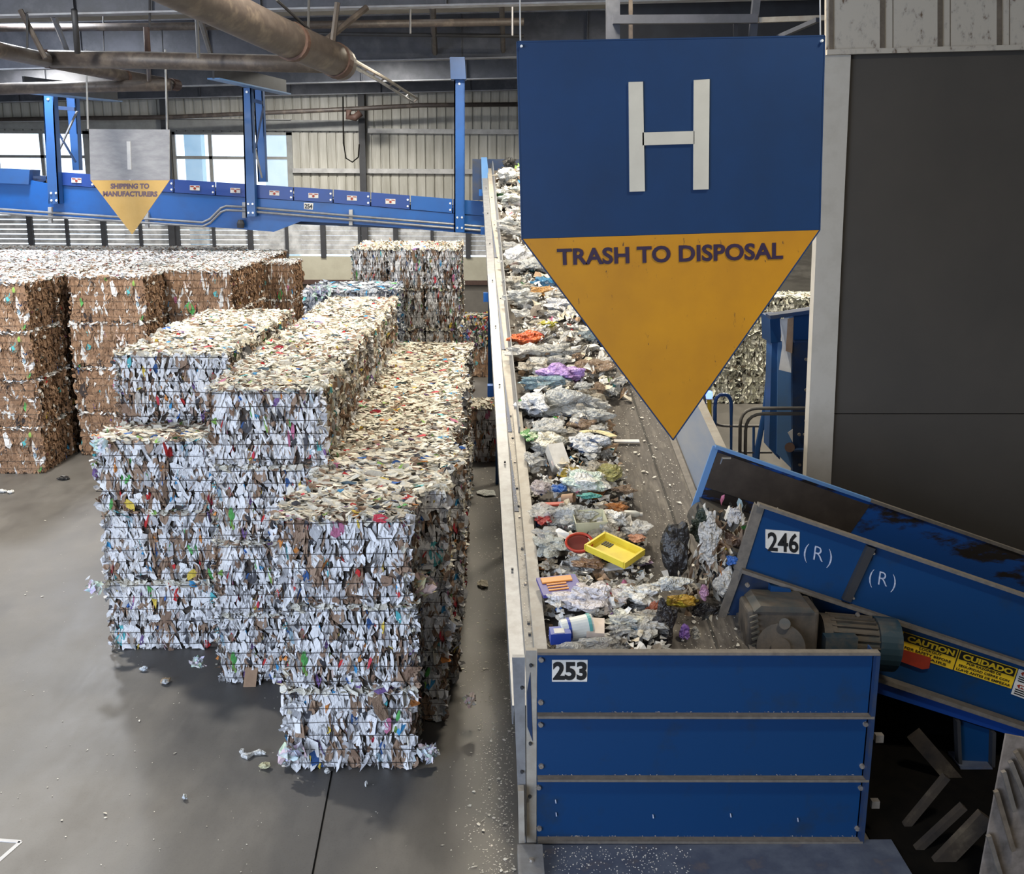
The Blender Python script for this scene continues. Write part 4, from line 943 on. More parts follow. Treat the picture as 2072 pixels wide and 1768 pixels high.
pp = [K(1578, 645, -.08), K(1597, 643, -.08), K(1600, 700, -.1), K(1603, 712, -.08), K(1601, 754, -.14), K(1576, 748, -.12), K(1583, 700, -.1)]
mb.prism(pp, (0, .004, 0)); tag(mb.build('paper_scrap', m_paper), 'torn white paper hanging down the blue machine', 'paper')
mb = MB(); mb.prism([K(1594, 645, -.13), K(1606, 642, -.13), K(1603, 715, -.16), K(1590, 710, -.15), K(1592, 680, -.14)], (0, .004, 0)); tag(mb.build('cardboard_scrap', m_card), 'torn brown cardboard hanging over the white paper', 'cardboard')
mb = MB(); mb.prism([K(1594, 875, -.15), K(1604, 868, -.15), K(1604, 895, -.15)], (0, .004, 0)); tag(mb.build('paper_scrap', m_paper), 'small white scrap stuck low on the blue machine', 'paper')
# ladder-like inclined pole
pipe('inclined_strut', [aty(1558, 700, 16), aty(1548, 830, 16), aty(1533, 905, 16), V(aty(1530, 930, 16).x, 16, .01)], .045, m_blue_post, 'blue leaning strut left of the machine', 'strut', n=8)
def arc(pts, r=.3, n=5):
    out = [Vector(pts[0])]
    for i in range(1, len(pts)-1):
        a, b, c = Vector(pts[i-1]), Vector(pts[i]), Vector(pts[i+1])
        p = b+(a-b).normalized()*min(r, (a-b).length*.45); q = b+(c-b).normalized()*min(r, (c-b).length*.45)
        for k in range(n+1):
            t = k/n; out.append(p*(1-t)**2 + b*2*t*(1-t) + q*t*t)
    out.append(Vector(pts[-1])); return out
m_gpipe = M('grey_handrail', (.16, .15, .14), (.1, .1, .1), 6, .5)
for lab, dx, dy in (('outer grey curved handrail before the blue machine', 0, 0), ('inner grey curved handrail before the blue machine', 11, 11)):
    pipe('handrail', arc([aty(1497+dx, 925, 12.9), aty(1498+dx, 826+dy, 12.9), aty(1668, 826+dy, 12.9)], .22), .022, m_gpipe, lab, 'handrail', 'grey handrails', n=8)
br = thing('guard_railing', aty(1450, 960, 16.5), 'blue tube guard railing behind the conveyor skirt', 'railing')
for pts in ([(1446, 960), (1447, 798), (1480, 798), (1479, 960)], [(1427, 830), (1447, 862), (1562, 862)], [(1424, 880), (1450, 915), (1562, 915)], [(1424, 960), (1426, 800)], [(1497, 862), (1497, 960)], [(1525, 862), (1525, 960)]):
    mb = MB(); mb.tube(arc([aty(x, y, 16.5) for x, y in pts], .2), .03 if len(pts) == 4 else .022, 8); mb.build('tube', m_blue_post if len(pts) != 3 else m_gpipe, br)
bc = thing('beacon', aty(1436, 895, 16.2), 'small lit blue beacon lamp on a yellow pole', 'lamp')
mb = MB(); mb.tube([V(aty(1438, 900, 16.2).x, 16.2, .0), aty(1438, 900, 16.2), aty(1435, 806, 16.2)], .035, 10); mb.build('pole', m_yelpole, bc)
mb = MB(); mb.tube([aty(1435, 806, 16.2), aty(1435, 800, 16.2), aty(1435, 793, 16.2), aty(1435, 790.5, 16.2)], [.05, .055, .05, .02], 14); mb.build('lamp_dome', emis('blue_beacon', (.10, .16, 1), 5), bc)
mb = MB(); mb.prism([aty(1418, 800, 15.9), aty(1428, 800, 15.9), V(aty(1412, 960, 15.9).x, 15.9, 0), V(aty(1399, 960, 15.9).x, 15.9, 0)], (0, .05, 0)); tag(mb.build('grey_upright', m_gpipe), 'slanted grey upright at the tip of the large sign', 'post')
mb = MB(); mb.bb((3.6, 31.5, 0), (15.9, 31.8, 4.7)); struct('wall_push', mb, M('scuffed_grey_concrete', (.17, .165, .155), (.11, .105, .10), .9, .6, c3=(.24, .235, .22), stretch=(.5, 1, 2)), 'scuffed grey concrete push wall')

# ------------------------------------------------------------------ litter
def crumple(mb, c, size, col, seed, sub=3, amp=.35, rot=0, freq=2.2, col2=None, floorz=None):
    bm = bmesh.new(); bmesh.ops.create_icosphere(bm, subdivisions=sub, radius=1)
    rm = Matrix.Rotation(rot, 3, 'Z'); c = Vector(c); off = V(seed*3.1, seed*1.7, seed)
    vs = []
    for v in bm.verts:
        d = v.co.normalized(); n1 = noise.noise(d*freq*.75+off); n2 = abs(noise.noise(d*freq*1.7+off)); n3 = abs(noise.noise(d*freq*3.6-off)); r = 1+amp*(n1*1.5 - n2*.75 - n3*.35)
        q = V(d.x*size[0]*r, d.y*size[1]*r, d.z*size[2]*r)
        vs.append(rm @ q + c)
    fs = [[x.index for x in f.verts] for f in bm.faces]
    bm.free()
    b = len(mb.v); mb.v.extend([tuple(v) for v in vs])
    for f_ in fs:
        cc = col
        if col2 and noise.noise(Vector(vs[f_[0]])*9+off) > .12: cc = col2
        mb.f.append([i+b for i in f_]); mb.m.append(0); mb.c.append(cc)
def rc(lo=.6, hi=.85, tint=(1, 1, 1)):
    g = random.uniform(lo, hi); return tuple(min(.9, g*t) for t in tint)
def litter_col():
    x = random.random()
    if x < .55: return rc(.55, .85, (1, .99, .96))
    if x < .70: return rc(.55, .75, (1, .9, .72))
    if x < .82: return rc(.7, 1.1, (.36, .24, .15))
    if x < .90: return rc(.4, .55)
    if x < .945: return random.choice(ACC)
    if x < .98: return rc(.7, 1, (.2, .17, .14))
    return (.05, .05, .05)
lt = MB(); random.seed(77)
def cover(Y):  # fraction of belt width covered with pile
    if Y > 14.5: return .97
    if Y > 12.5: return .80
    return .62
for _ in range(3300):
    # bias samples by area
    Y = YB0 + (24.5-YB0)*random.random()**1.25
    c = cover(Y); u = random.random()**.9*c*bWid
    hh = (.05 + .16*math.sin(min(1, u/(c*bWid))*math.pi)) * (1.3 if Y > 14 else 1) * (.5+.8*max(0, .5+noise.noise(V(u*2, Y*1.5, 1))))
    p = B(u, Y, .015+hh*random.uniform(.3, 1))
    n = V(random.gauss(0, .45), random.gauss(-.2, .45), 1).normalized(); s = (random.uniform(.03, .10) if random.random() < .85 else random.uniform(.10, .20))*(1.0 if Y < 12 else 1.3)
    flake(lt, p, n, V(random.gauss(0, 1), random.gauss(0, 1), 0).normalized(), s, s*random.uniform(.4, 1), litter_col(), s*.28, random.choice((7, 8, 9, 10)))
fm = MB()
for k in range(300):
    Y = YB0+.3+(24-YB0)*random.random()**1.2; c = cover(Y); u = random.uniform(.04, c-.05)*bWid; sz = random.uniform(.05, .17)*(1 if Y < 13 else 1.25)
    crumple(fm, B(u, Y, random.uniform(.08, .2)), (sz, sz*random.uniform(.5, 1.1), sz*.4), rc(.6, .85, (1, 1, .98)) if random.random() < .62 else (rc(.5, .75, (1, .92, .78)) if random.random() < .6 else (rc(.7, 1, (.34, .23, .15)) if random.random() < .5 else random.choice(ACC))), 200+k, 3, .75, random.uniform(0, 3), 1.8)
tag(fm.build('film_litter', m_film, None, colors=True), 'crackled clear and white film mixed through the belt pile', 'litter', kind='stuff')
tag(lt.build('belt_litter', m_litter, None, colors=True), 'mixed scraps of paper and packaging carried on the inclined belt', 'litter', kind='stuff')
lt = MB()
for _ in range(2600):
    Y = YB0 + (16-YB0)*random.random()**1.2; u = random.uniform(.3, .99)*bWid
    s = random.uniform(.006, .018) if random.random() < .94 else random.uniform(.03, .07)
    flake(lt, B(u, Y, .010+s*.15), Bn, V(random.gauss(0, 1), random.gauss(0, 1), 0).normalized(), s, s*random.uniform(.4, .9), rc(.5, .85, (1, .96, .86)), s*.12, 5)
for _ in range(260):
    Y = YB0+(12-YB0)*random.random(); flake(lt, B(random.uniform(-.16, -.08), Y, .058), Bn, V(1, 0, 0), .012, .01, rc(.5, .8, (1, .9, .75)), .002, 5)
tag(lt.build('belt_flecks', m_litter, None, colors=True), 'tiny pale flecks sprinkled over the bare right part of the belt', 'litter', kind='stuff')
# flecks on the floor
lt = MB()
for _ in range(2300):
    t = random.random()
    if t < .62:
        px = 1040-abs(random.gauss(0, 45)); py = random.uniform(940, 1768)
    elif t < .8: px = random.uniform(940, 1040); py = random.uniform(940, 1768)
    else: px = random.uniform(0, 1040); py = random.uniform(970, 1768)
    s = random.uniform(.008, .02) if random.random() < .93 else random.uniform(.02, .05)
    p = atz(px, py, .004)
    if t >= .8 and random.random() < .35: continue
    flake(lt, p+V(0, 0, s*.12), V(0, 0, 1), V(random.gauss(0, 1), random.gauss(0, 1), 0).normalized(), s, s*random.uniform(.3, .9), rc(.5, .85, (1, .96, .85)), s*.1, 5)
for _ in range(330):
    p = atz(random.uniform(1088, 1400), random.uniform(1712, 1768), .033); s = random.uniform(.006, .02); flake(lt, p, V(0, 0, 1), V(1, 0, 0), s, s*.7, rc(.5, .8), s*.1, 5)
for _ in range(90):
    p = V(random.uniform(PT(1190, 1710).x, PT(1600, 1710).x), YT-random.uniform(.01, .05), .034); s = random.uniform(.015, .05); flake(lt, p, V(0, -.3, 1).normalized(), V(1, 0, 0), s*.5, s, rc(.7, 1, (.45, .34, .2)), s*.2, 6)
for ya in (1441, 1568, 1692):
    for _ in range(45):
        p = PT(random.uniform(1090, 1740), ya, random.uniform(-.055, 0)); p.z += .004; s = random.uniform(.006, .022); flake(lt, p, V(0, 0, 1), V(random.gauss(0, 1), random.gauss(0, 1), 0).normalized(), s, s*.35, rc(.4, .7, (1, .9, .75)), .001, 5)
tag(lt.build('floor_flecks', m_litter, None, colors=True), 'tiny pale flecks scattered on the concrete floor beside the conveyor', 'litter', kind='stuff')

def onbelt(px, py, h=0):
    # intersect pixel ray with plane raised h above the belt
    d = ray(px, py); p0 = B(0, 7.9, h); t = (p0-CAM).dot(Bn)/d.dot(Bn); return CAM+d*t
def bag(px, py, w, hgt, col, label, cat='bag', name='plastic_bag', mat=None, seed=1, amp=.35, rot=0, thick=.5, col2=None, sub=4, h=.19, freq=2.2, group=None, smooth=False):
    # w,hgt in photo pixels
    p = onbelt(px, py, h); dep = (p-CAM).length; sx = w/2*dep/F*1.12; sy = hgt/2*dep/F*1.6
    mb = MB(); crumple(mb, p, (sx, sy, sx*thick), col, seed, sub, amp, rot, freq, col2)
    return tag(mb.build(name, mat or m_bag, None, colors=True, smooth=smooth), label, cat, group)
WHT = (.78, .78, .76); CLR = (.66, .68, .68)
G = 'bags and wraps on the inclined belt'
bag(1137, 757, 80, 40, (.42, .26, .62), 'crumpled lilac plastic bag on the belt', seed=2, thick=.4, col2=(.50, .34, .68))
bag(1102, 772, 90, 34, (.30, .46, .56), 'pale blue plastic film beside the lilac bag', seed=3, amp=.5, thick=.25, mat=m_film)
bag(1066, 684, 60, 34, (.60, .13, .03), 'bright orange-red bag at the left edge of the belt', seed=4, thick=.4, col2=(.50, .08, .02))
bag(1108, 655, 36, 14, (.50, .46, .06), 'small yellow-green wrapper above the orange bag', 'wrapper', 'wrapper', seed=5, thick=.3)
bag(1078, 818, 54, 80, (.66, .68, .72), 'shiny silver crumpled foil bag standing on the pile', 'foil', 'foil_bag', seed=6, thick=.55, amp=.5, sub=4, mat=m_bag)
bag(1150, 818, 120, 48, CLR, 'large clear crumpled film right of the foil bag', seed=7, amp=.6, thick=.35, mat=m_film, sub=4)
bag(1195, 840, 60, 38, CLR, 'clear film bubble at the right end of the large film', seed=8, amp=.5, thick=.45, mat=m_film)
bag(1112, 868, 70, 44, WHT, 'clear rounded bag below the foil bag', seed=9, amp=.35, thick=.5, mat=m_film)
bag(1113, 895, 58, 42, (.74, .71, .60), 'cream knotted bag beside the open carton', seed=10, amp=.4, thick=.6)
bag(1190, 895, 66, 48, (.62, .64, .68), 'silver crinkled foil right of the cream bag', 'foil', 'foil_sheet', seed=11, amp=.6, thick=.4, sub=4)
bag(1076, 880, 34, 50, (.12, .32, .10), 'green leafy bag at the left edge of the belt', seed=12, amp=.5, thick=.4, col2=(.5, .6, .4))
bag(1185, 975, 84, 50, WHT, 'white bag with pale green edge in the middle of the pile', seed=13, amp=.3, thick=.45, col2=(.66, .78, .70))
bag(1235, 955, 48, 44, (.42, .40, .14), 'olive translucent bag at the right of the pile', seed=14, amp=.5, thick=.45, mat=m_film)
bag(1095, 985, 40, 50, (.62, .55, .58), 'pinkish clear bag at the left skirt', seed=15, amp=.4, thick=.45, mat=m_film)
bag(1132, 988, 30, 20, (.03, .13, .45), 'small royal blue wrapper in front of the white bag', 'wrapper', 'wrapper', seed=16, thick=.5)
bag(1194, 1003, 44, 14, (.12, .42, .38), 'teal-green ridged plastic strip below the white bag', 'plastic strip', 'plastic_strip', seed=17, thick=.25)
bag(1100, 1050, 34, 38, (.32, .02, .02), 'dark red bag at the left edge below the white one', seed=18, amp=.4, thick=.5)
bag(1155, 1045, 88, 44, CLR, 'large clear bag above the cream tub', seed=19, amp=.4, thick=.5, mat=m_film, sub=4)
bag(1115, 1100, 52, 80, (.62, .66, .64), 'tall clear crinkled bag at the left skirt', seed=20, amp=.55, thick=.5, mat=m_film, sub=4)
bag(1245, 1050, 56, 34, WHT, 'white twisted plastic right of the cream tub', seed=21, amp=.55, thick=.45)
bag(1288, 1088, 30, 24, (.55, .26, .16), 'terracotta coloured crumpled scrap', 'paper', 'paper_scrap', seed=22, thick=.3)
bag(1195, 1208, 110, 60, (.74, .70, .73), 'pinkish white crumpled bag in the near pile', seed=23, amp=.55, thick=.4, sub=4)
bag(1285, 1200, 70, 40, WHT, 'white crumpled paper right of the pinkish bag', 'paper', 'crumpled_paper', seed=24, amp=.6, thick=.4, sub=4)
bag(1232, 1195, 8, 40, (.50, .03, .08), 'red ribbon across the pinkish bag', 'ribbon', 'ribbon', seed=25, thick=.9, h=.22)
bag(1125, 1212, 34, 34, (.75, .73, .70), 'small off-white tissue at the left edge', 'tissue', 'tissue', seed=26, amp=.6, thick=.5)
bag(1265, 1255, 60, 40, (.70, .70, .62), 'crumpled cream tissue near the end panel', 'tissue', 'tissue', seed=27, amp=.6, thick=.45, sub=4)
bag(1195, 1140, 54, 22, (.24, .14, .08), 'torn brown paper strip under the yellow tray', 'paper', 'paper_scrap', seed=28, amp=.5, thick=.3)
bag(1190, 1268, 44, 30, (.62, .50, .40), 'beige crushed carton by the white tub', 'carton', 'carton', seed=30, amp=.2, thick=.5)
bag(1050, 516, 50, 40, (.78, .78, .80), 'big white rounded bag at the far left of the belt', seed=31, amp=.3, thick=.6)
bag(1088, 534, 60, 34, (.74, .76, .76), 'pale clear bag beside the big rounded bag', seed=32, amp=.5, thick=.4, mat=m_film)
bag(1030, 402, 34, 46, (.70, .72, .66), 'pale long bag lying near the belt top', seed=33, amp=.4, thick=.5)
bag(1028, 352, 34, 26, (.62, .63, .63), 'grey tub-like bag at the belt top', seed=34, amp=.3, thick=.6, h=.3)
bag(1032, 330, 24, 18, (.02, .02, .02), 'black bag on the very top of the belt pile', seed=35, amp=.6, thick=.7, h=.5)
bag(1012, 395, 16, 14, (.04, .14, .05), 'dark green scrap near the belt top', 'wrapper', 'wrapper', seed=36, h=.12)
bag(1100, 590, 50, 22, (.45, .24, .08), 'orange-brown crushed box in the upper pile', 'box', 'crushed_box', seed=37, amp=.3, thick=.4, h=.2)
bag(1030, 450, 40, 30, CLR, 'clear crumpled film in the far pile', seed=38, amp=.6, thick=.4, mat=m_film, sub=4)
bag(1060, 600, 60, 36, (.7, .72, .72), 'clear crackled film in the upper pile', seed=39, amp=.6, thick=.4, mat=m_film, sub=4)
bag(1130, 615, 50, 30, (.72, .72, .74), 'white crumpled bag near the sign edge', seed=40, amp=.5, thick=.4)
bag(1120, 710, 80, 30, (.58, .58, .55), 'grey clear film behind the lilac bag', seed=41, amp=.6, thick=.3, mat=m_film, sub=4)
bag(1180, 780, 30, 34, (.55, .58, .60), 'small clear pouch right of the lilac bag', seed=42, amp=.4, thick=.4, mat=m_film)
# rigid items
def belt_frame(px, py, h, rz_):
    p = onbelt(px, py, h); ex = Matrix.Rotation(rz_, 3, 'Z') @ V(1, 0, 0); ex = (ex - Bn*ex.dot(Bn)).normalized(); ey = Bn.cross(ex)
    return p, ex, ey
def card(px, py, w, l, t, rz_, mat, label, cat, name, tilt=0, h=.22, extra=None):
    p, ex, ey = belt_frame(px, py, h, rz_); nn = Bn
    if tilt: rt = Matrix.Rotation(tilt, 3, ex); ey = rt @ ey; nn = rt @ nn
    r = thing(name, p, label, cat)
    mb = MB(); mb.hexa([p+ex*(a*w/2)+ey*(b*l/2)+nn*(c*t/2) for a in (-1, 1) for b in (-1, 1) for c in (-1, 1)]); mb.build('body', mat, r)
    if extra: extra(r, p, ex, ey, nn)
    return r
def CM(n, c, r_=.45): return M(n, c, tuple(x*.85 for x in c), 6, r_)
c_purple = CM('printed_purple', (.08, .07, .30)); c_orange = CM('printed_orange', (.70, .28, .05)); c_blue = CM('printed_blue', (.02, .06, .38)); c_ytray = CM('yellow_tray', (.78, .62, .06), .35)
c_redlid = CM('red_lid', (.45, .04, .02), .3); c_tub = CM('white_tub', (.70, .72, .70), .35); c_teal = CM('teal_print', (.10, .38, .38)); c_pinkcard = CM('pale_card', (.62, .52, .46)); c_cream = CM('cream_tub', (.62, .60, .42), .3)
def ex_pack(r, p, ex, ey, nn):
    mb = MB(); mb.hexa([p+ex*a+ey*b+nn*c for a in (-.14, .12) for b in (.03, .10) for c in (.01, .03)]); mb.build('orange_panel', c_orange, r)
    mb = MB()
    for b in (-.08, -.04, 0): mb.hexa([p+ex*a+ey*(b+bb_)+nn*c for a in (-.11, .06) for bb_ in (0, .014) for c in (.01, .024)])
    mb.build('printed_lines', c_orange, r)
card(1132, 1185, .34, .26, .03, .2, c_purple, 'purple and orange printed snack packet on the near pile', 'packet', 'snack_packet', extra=ex_pack)
card(1133, 1285, .16, .10, .10, .1, c_blue, 'blue and white small carton by the end panel', 'carton', 'carton', extra=lambda r, p, ex, ey, nn: MB().hexa([p+ex*a+ey*b+nn*c for a in (-.05, .03) for b in (-.04, .02) for c in (.045, .054)]).build('white_label', m_white, r))
card(1205, 1270, .14, .20, .05, -.1, c_pinkcard, 'pale pink flattened carton beside the white tub', 'carton', 'carton')
card(1250, 1145, .26, .09, .02, .2, m_paper, 'striped white and black label card below the yellow tray', 'card', 'label_card', h=.17, extra=lambda r, p, ex, ey, nn: MB().hexa([p+ex*a+ey*b+nn*c for a in (.02, .11) for b in (-.04, .04) for c in (.008, .013)]).build('black_panel', m_ink, r))
card(1305, 1138, .14, .07, .003, .4, CM('lilac_paper', (.50, .36, .55)), 'small lilac paper sheet lying on the bare belt', 'paper', 'paper_sheet', h=.03)
card(1355, 1080, .12, .07, .003, .2, m_paper, 'white paper slip right of the terracotta scrap', 'paper', 'paper_sheet', h=.02)
card(1243, 770, .18, .08, .003, -.1, m_paper, 'white paper slip by the yellow sign edge', 'paper', 'paper_sheet', h=.02)
card(1268, 892, .28, .06, .01, .0, m_paper, 'long white torn paper strip reaching over the bare belt', 'paper', 'paper_strip', h=.04)
card(1352, 1170, .06, .18, .003, .3, m_paper, 'narrow white slip beside the falling waste', 'paper', 'paper_sheet', h=.05, tilt=.3)
card(1230, 1290, .22, .10, .02, .3, m_paper, 'white flat carton flap against the end panel', 'paper', 'carton_flap', h=.12)
card(1150, 1300, .20, .10, .02, .15, m_paper, 'white card leaning at the corner of the end panel', 'paper', 'carton_flap', h=.12)
card(1128, 925, .17, .26, .14, .3, m_white, 'open white carton with dark lettering beside the cream bag', 'carton', 'carton', tilt=.5, h=.2)
card(1118, 650+370, .24, .05, .02, .1, CM('red_tray', (.42, .05, .03)), 'flat red tray edge at the left skirt', 'tray', 'tray', h=.2)
# yellow tray with raised rim and dark logo blot
p, ex, ey = belt_frame(1243, 1118, .26, -.75)
yt = thing('plastic_tray', p, 'torn bright yellow plastic tray on the near pile', 'tray')
mb = MB(); mb.hexa([p+ex*a+ey*b+Bn*c for a in (-.2, .2) for b in (-.13, .13) for c in (0, .008)]); mb.build('tray_base', c_ytray, yt)
for (a0, a1, b0, b1) in ((-.21, .21, -.15, -.13), (-.21, .21, .13, .15), (-.22, -.2, -.15, .15), (.2, .22, -.15, .15)):
    mb = MB(); mb.hexa([p+ex*a+ey*b+Bn*c for a in (a0, a1) for b in (b0, b1) for c in (0, .06)]); mb.build('tray_rim', c_ytray, yt)
for k in range(4):
    mb = MB(); mb.hexa([p+ex*a+ey*b+Bn*c for a in (-.16+.024*k, -.145+.024*k) for b in (.02, .09) for c in (.009, .014)]); mb.build('dark_print', m_ink, yt)
# red lid = shallow torus-like ring + disc
p, ex, ey = belt_frame(1172, 1097, .30, .25); ey = Matrix.Rotation(.5, 3, ex) @ ey; nn = ex.cross(ey)
rl = thing('round_lid', p, 'round dark red plastic lid above the yellow tray', 'lid')
mb = MB(); mb.tube([p+ex*(.12*math.cos(t))+ey*(.09*math.sin(t)) for t in [k*2*math.pi/28 for k in range(29)]], .012, 8, cap=False); mb.build('rim', c_redlid, rl, smooth=True)
mb = MB(); mb.tube([p-nn*.03, p-nn*.02], .10, 24); mb.build('disc', CM('dark_red', (.16, .02, .015)), rl)
# cream square tub
p, ex, ey = belt_frame(1192, 1072, .12, .1)
tb2 = thing('plastic_tub', p, 'translucent cream square tub in the pile', 'tub')
mb = MB()
hh_ = .15
for (x0, y0, x1, y1) in ((-.15, -.12, .15, -.12), (.15, -.12, .15, .12), (.15, .12, -.15, .12), (-.15, .12, -.15, -.12)):
    q = [p+ex*x0*.85+ey*y0*.85, p+ex*x1*.85+ey*y1*.85, p+ex*x1+ey*y1+Bn*hh_, p+ex*x0+ey*y0+Bn*hh_]; mb.prism(q, Bn*.002+(p-q[0]).normalized()*.006)
mb.build('tub_wall', c_cream, tb2); mb = MB(); mb.prism([p+ex*a+ey*b for a, b in ((-.128, -.1), (.128, -.1), (.128, .1), (-.128, .1))], Bn*.006); mb.build('tub_floor', c_cream, tb2)
# white tub lying
p = onbelt(1166, 1270, .22); ax = V(1, .15, .12).normalized()
wt = thing('white_tub', p, 'white round tub with teal print lying by the end panel', 'tub')
mb = MB(); mb.tube([p-ax*.13, p-ax*.12, p+ax*.10, p+ax*.13], [.07, .085, .095, .09], 24); mb.build('tub_body', c_tub, wt, smooth=False)
mb = MB(); mb.tube([p+ax*.09, p+ax*.115], .099, 24); mb.build('teal_band', c_teal, wt)
mb = MB(); mb.tube([p-ax*.07, p-ax*.05], .0915, 24); mb.build('blue_band', c_blue, wt)
# bottle, cup
p = onbelt(1276, 1040, .08); ax = V(1, -.1, 0).normalized()
bt = thing('plastic_bottle', p, 'small white plastic bottle lying across the belt', 'bottle')
mb = MB(); mb.tube([p-ax*.12, p-ax*.11, p+ax*.05, p+ax*.09], [.02, .036, .036, .018], 16); mb.build('bottle_body', c_tub, bt, smooth=True)
mb = MB(); mb.tube([p+ax*.09, p+ax*.115], .02, 12); mb.build('cap', m_white, bt)
p = onbelt(1150, 1008, .2); ax = V(.9, -.4, .2).normalized()
cr = thing('cardboard_roll', p, 'short tan cardboard roll with dark hollow end', 'cardboard roll')
mb = MB(); mb.tube([p-ax*.06, p+ax*.06], .045, 18, cap=False); mb.tube([p+ax*.06, p-ax*.06], .038, 18, cap=False); mb.build('roll', m_card, cr)
# curved yellow strip
p = onbelt(1207, 878, .22); mb = MB(); pts = [p+V(-.16+.32*t, .14*math.sin(t*2.2)-.1*t*3*t, .02) for t in [k/8 for k in range(9)]]
for a, b_ in zip(pts, pts[1:]): mb.bar(a, b_+(b_-a)*.1, .09, .01)
tag(mb.build('foam_strip', CM('pale_yellow_foam', (.72, .62, .36))), 'curved pale yellow foam strip on the silver foil', 'foam strip')

# ---- waste falling from the end of 246
random.seed(99)
lt = MB()
def fallp():
    t = random.random()
    # from the belt end at (1500,1060) down to (1400,1300)
    px = 1482-75*t-random.gauss(0, 30)*(1+.3*t); py = 1050+230*t+random.gauss(0, 28); Y = random.uniform(8.45, 9.3)-.2*t
    return aty(px, py, Y)
for _ in range(700):
    p = fallp(); s = random.uniform(.03, .11); nn = V(random.gauss(0, .6), random.gauss(-.8, .5), random.gauss(.2, .5)).normalized()
    x = random.random(); col = rc(.4, .7, (1, .93, .80)) if x < .45 else (rc(.7, 1, (.22, .15, .10)) if x < .75 else ((.03, .03, .03) if x < .95 else random.choice(ACC)))
    flake(lt, p, nn, V(random.gauss(0, .4), 0, 1).normalized(), s*.6, s*1.7, col, s*.25, 6)
tag(lt.build('falling_waste', m_litter, None, colors=True), 'stream of torn scraps pouring off the end of conveyor 246', 'litter', kind='stuff')
def fbag(px, py, Y, w, h, col, label, seed, cat='bag', name='plastic_bag', amp=.4, thick=.5, mat=None, col2=None, rot=0, sub=4):
    Y -= .25
    p = aty(px, py, Y); dep = (p-CAM).length; sx = w/2*dep/F; sz = h/2*dep/F
    mb = MB(); crumple(mb, p, (sx, sx*thick, sz), col, seed, sub, amp, rot, 2.0, col2)
    return tag(mb.build(name, mat or m_bag, None, colors=True), label, cat)
fbag(1368, 1112, 8.9, 64, 110, (.014, .014, .016), 'shiny black rubbish bag tumbling off conveyor 246', 51, amp=.3, sub=3, mat=attr_mat('black_bag_film', .22, .6, spec=.8, crinkle=5))
fbag(1422, 1065, 9.1, 46, 60, (.02, .035, .025), 'dark green-black bag behind the tumbling waste', 52)
fbag(1435, 1090, 8.7, 36, 100, (.55, .53, .50), 'grey-white torn bag in the falling stream', 53, amp=.6, sub=4)
fbag(1488, 1045, 8.7, 30, 46, (.50, .48, .47), 'pale rag at the lip of conveyor 246', 54, amp=.6)
fbag(1462, 1110, 8.8, 60, 70, (.20, .12, .08), 'brown crumpled paper in the falling stream', 55, 'paper', 'crumpled_paper', col2=(.5, .45, .38), sub=4)
fbag(1472, 1178, 8.6, 50, 60, (.56, .53, .48), 'beige fluffy bundle low in the falling stream', 56, sub=4)
fbag(1483, 1133, 8.55, 24, 20, (.03, .12, .42), 'small blue packet beside the flange', 57, 'packet', 'packet')
fbag(1380, 1215, 8.6, 60, 24, (.60, .36, .05), 'yellow and orange packet landing on the belt', 58, 'packet', 'packet', col2=(.75, .6, .06))
fbag(1360, 1180, 8.5, 70, 26, (.58, .58, .55), 'grey-white flap above the yellow packet', 59)
fbag(1345, 1262, 8.15, 44, 90, (.03, .025, .025), 'dark upright cloth scrap near the end panel', 60, 'cloth', 'cloth_scrap')
fbag(1330, 1240, 8.4, 50, 44, (.40, .12, .06), 'rust-red and grey scrap left of the dark cloth', 61, 'packet', 'packet', col2=(.5, .5, .5))
fbag(1430, 1245, 8.6, 56, 50, (.02, .018, .02), 'black lump under the falling scraps', 62)
fbag(1385, 1280, 8.2, 20, 34, (.25, .12, .40), 'small violet scrap near the end panel', 63, 'scrap', 'scrap')
fbag(1425, 1200, 8.5, 20, 30, (.55, .30, .45), 'glittery pink scrap in the falling stream', 64, 'scrap', 'scrap')
fbag(1405, 1300, 8.3, 36, 60, (.45, .43, .38), 'stringy beige fibres beside the discharge flange', 65, 'fibre', 'fibre_bundle')

# ---- loose scraps on the floor
random.seed(5)
def fscrap(px, py, w, h, col, label, seed, cat='scrap', name='paper_scrap', col2=None):
    p = atz(px, py, 0); dep = (p-CAM).length; sx = w/2*dep/F; sy = h/2*dep/F*1.6
    mb = MB(); crumple(mb, p+V(0, 0, .03), (sx, sy, .028), col, seed, 2, .4, 0, 2.0, col2); return tag(mb.build(name, m_bag, None, colors=True), label, cat)
fscrap(130, 970, 24, 12, (.02, .02, .022), 'black bag scrap on the floor in the left aisle', 1, col2=(.3, .3, .3), name='bag_scrap')
fscrap(6, 997, 16, 7, WHT, 'white scrap on the floor at the left edge', 2)
fscrap(22, 998, 10, 8, WHT, 'second white scrap right of the left-edge one', 3)
fscrap(291, 1358, 16, 6, (.7, .75, .8), 'pale flat scrap in front of the left pale row', 4)
fscrap(334, 1383, 20, 15, (.6, .63, .66), 'crumpled grey scrap right of the pale flat scrap', 5, col2=(.5, .35, .2))
fscrap(490, 1527, 12, 9, WHT, 'left end tuft of the white wrap by the front stack', 6)
mb = MB(); pp = [atz(x, y, .02) for x, y in ((490, 1527), (500, 1530), (512, 1524), (525, 1521), (538, 1524))]; mb.tube(pp, [.02, .03, .018, .028, .012], 7); mb.col = WHT; mb.c = [WHT]*len(mb.f); tag(mb.build('plastic_wrap', m_bag, None, colors=True), 'twisted white plastic wrap on the floor before the bales', 'wrap')
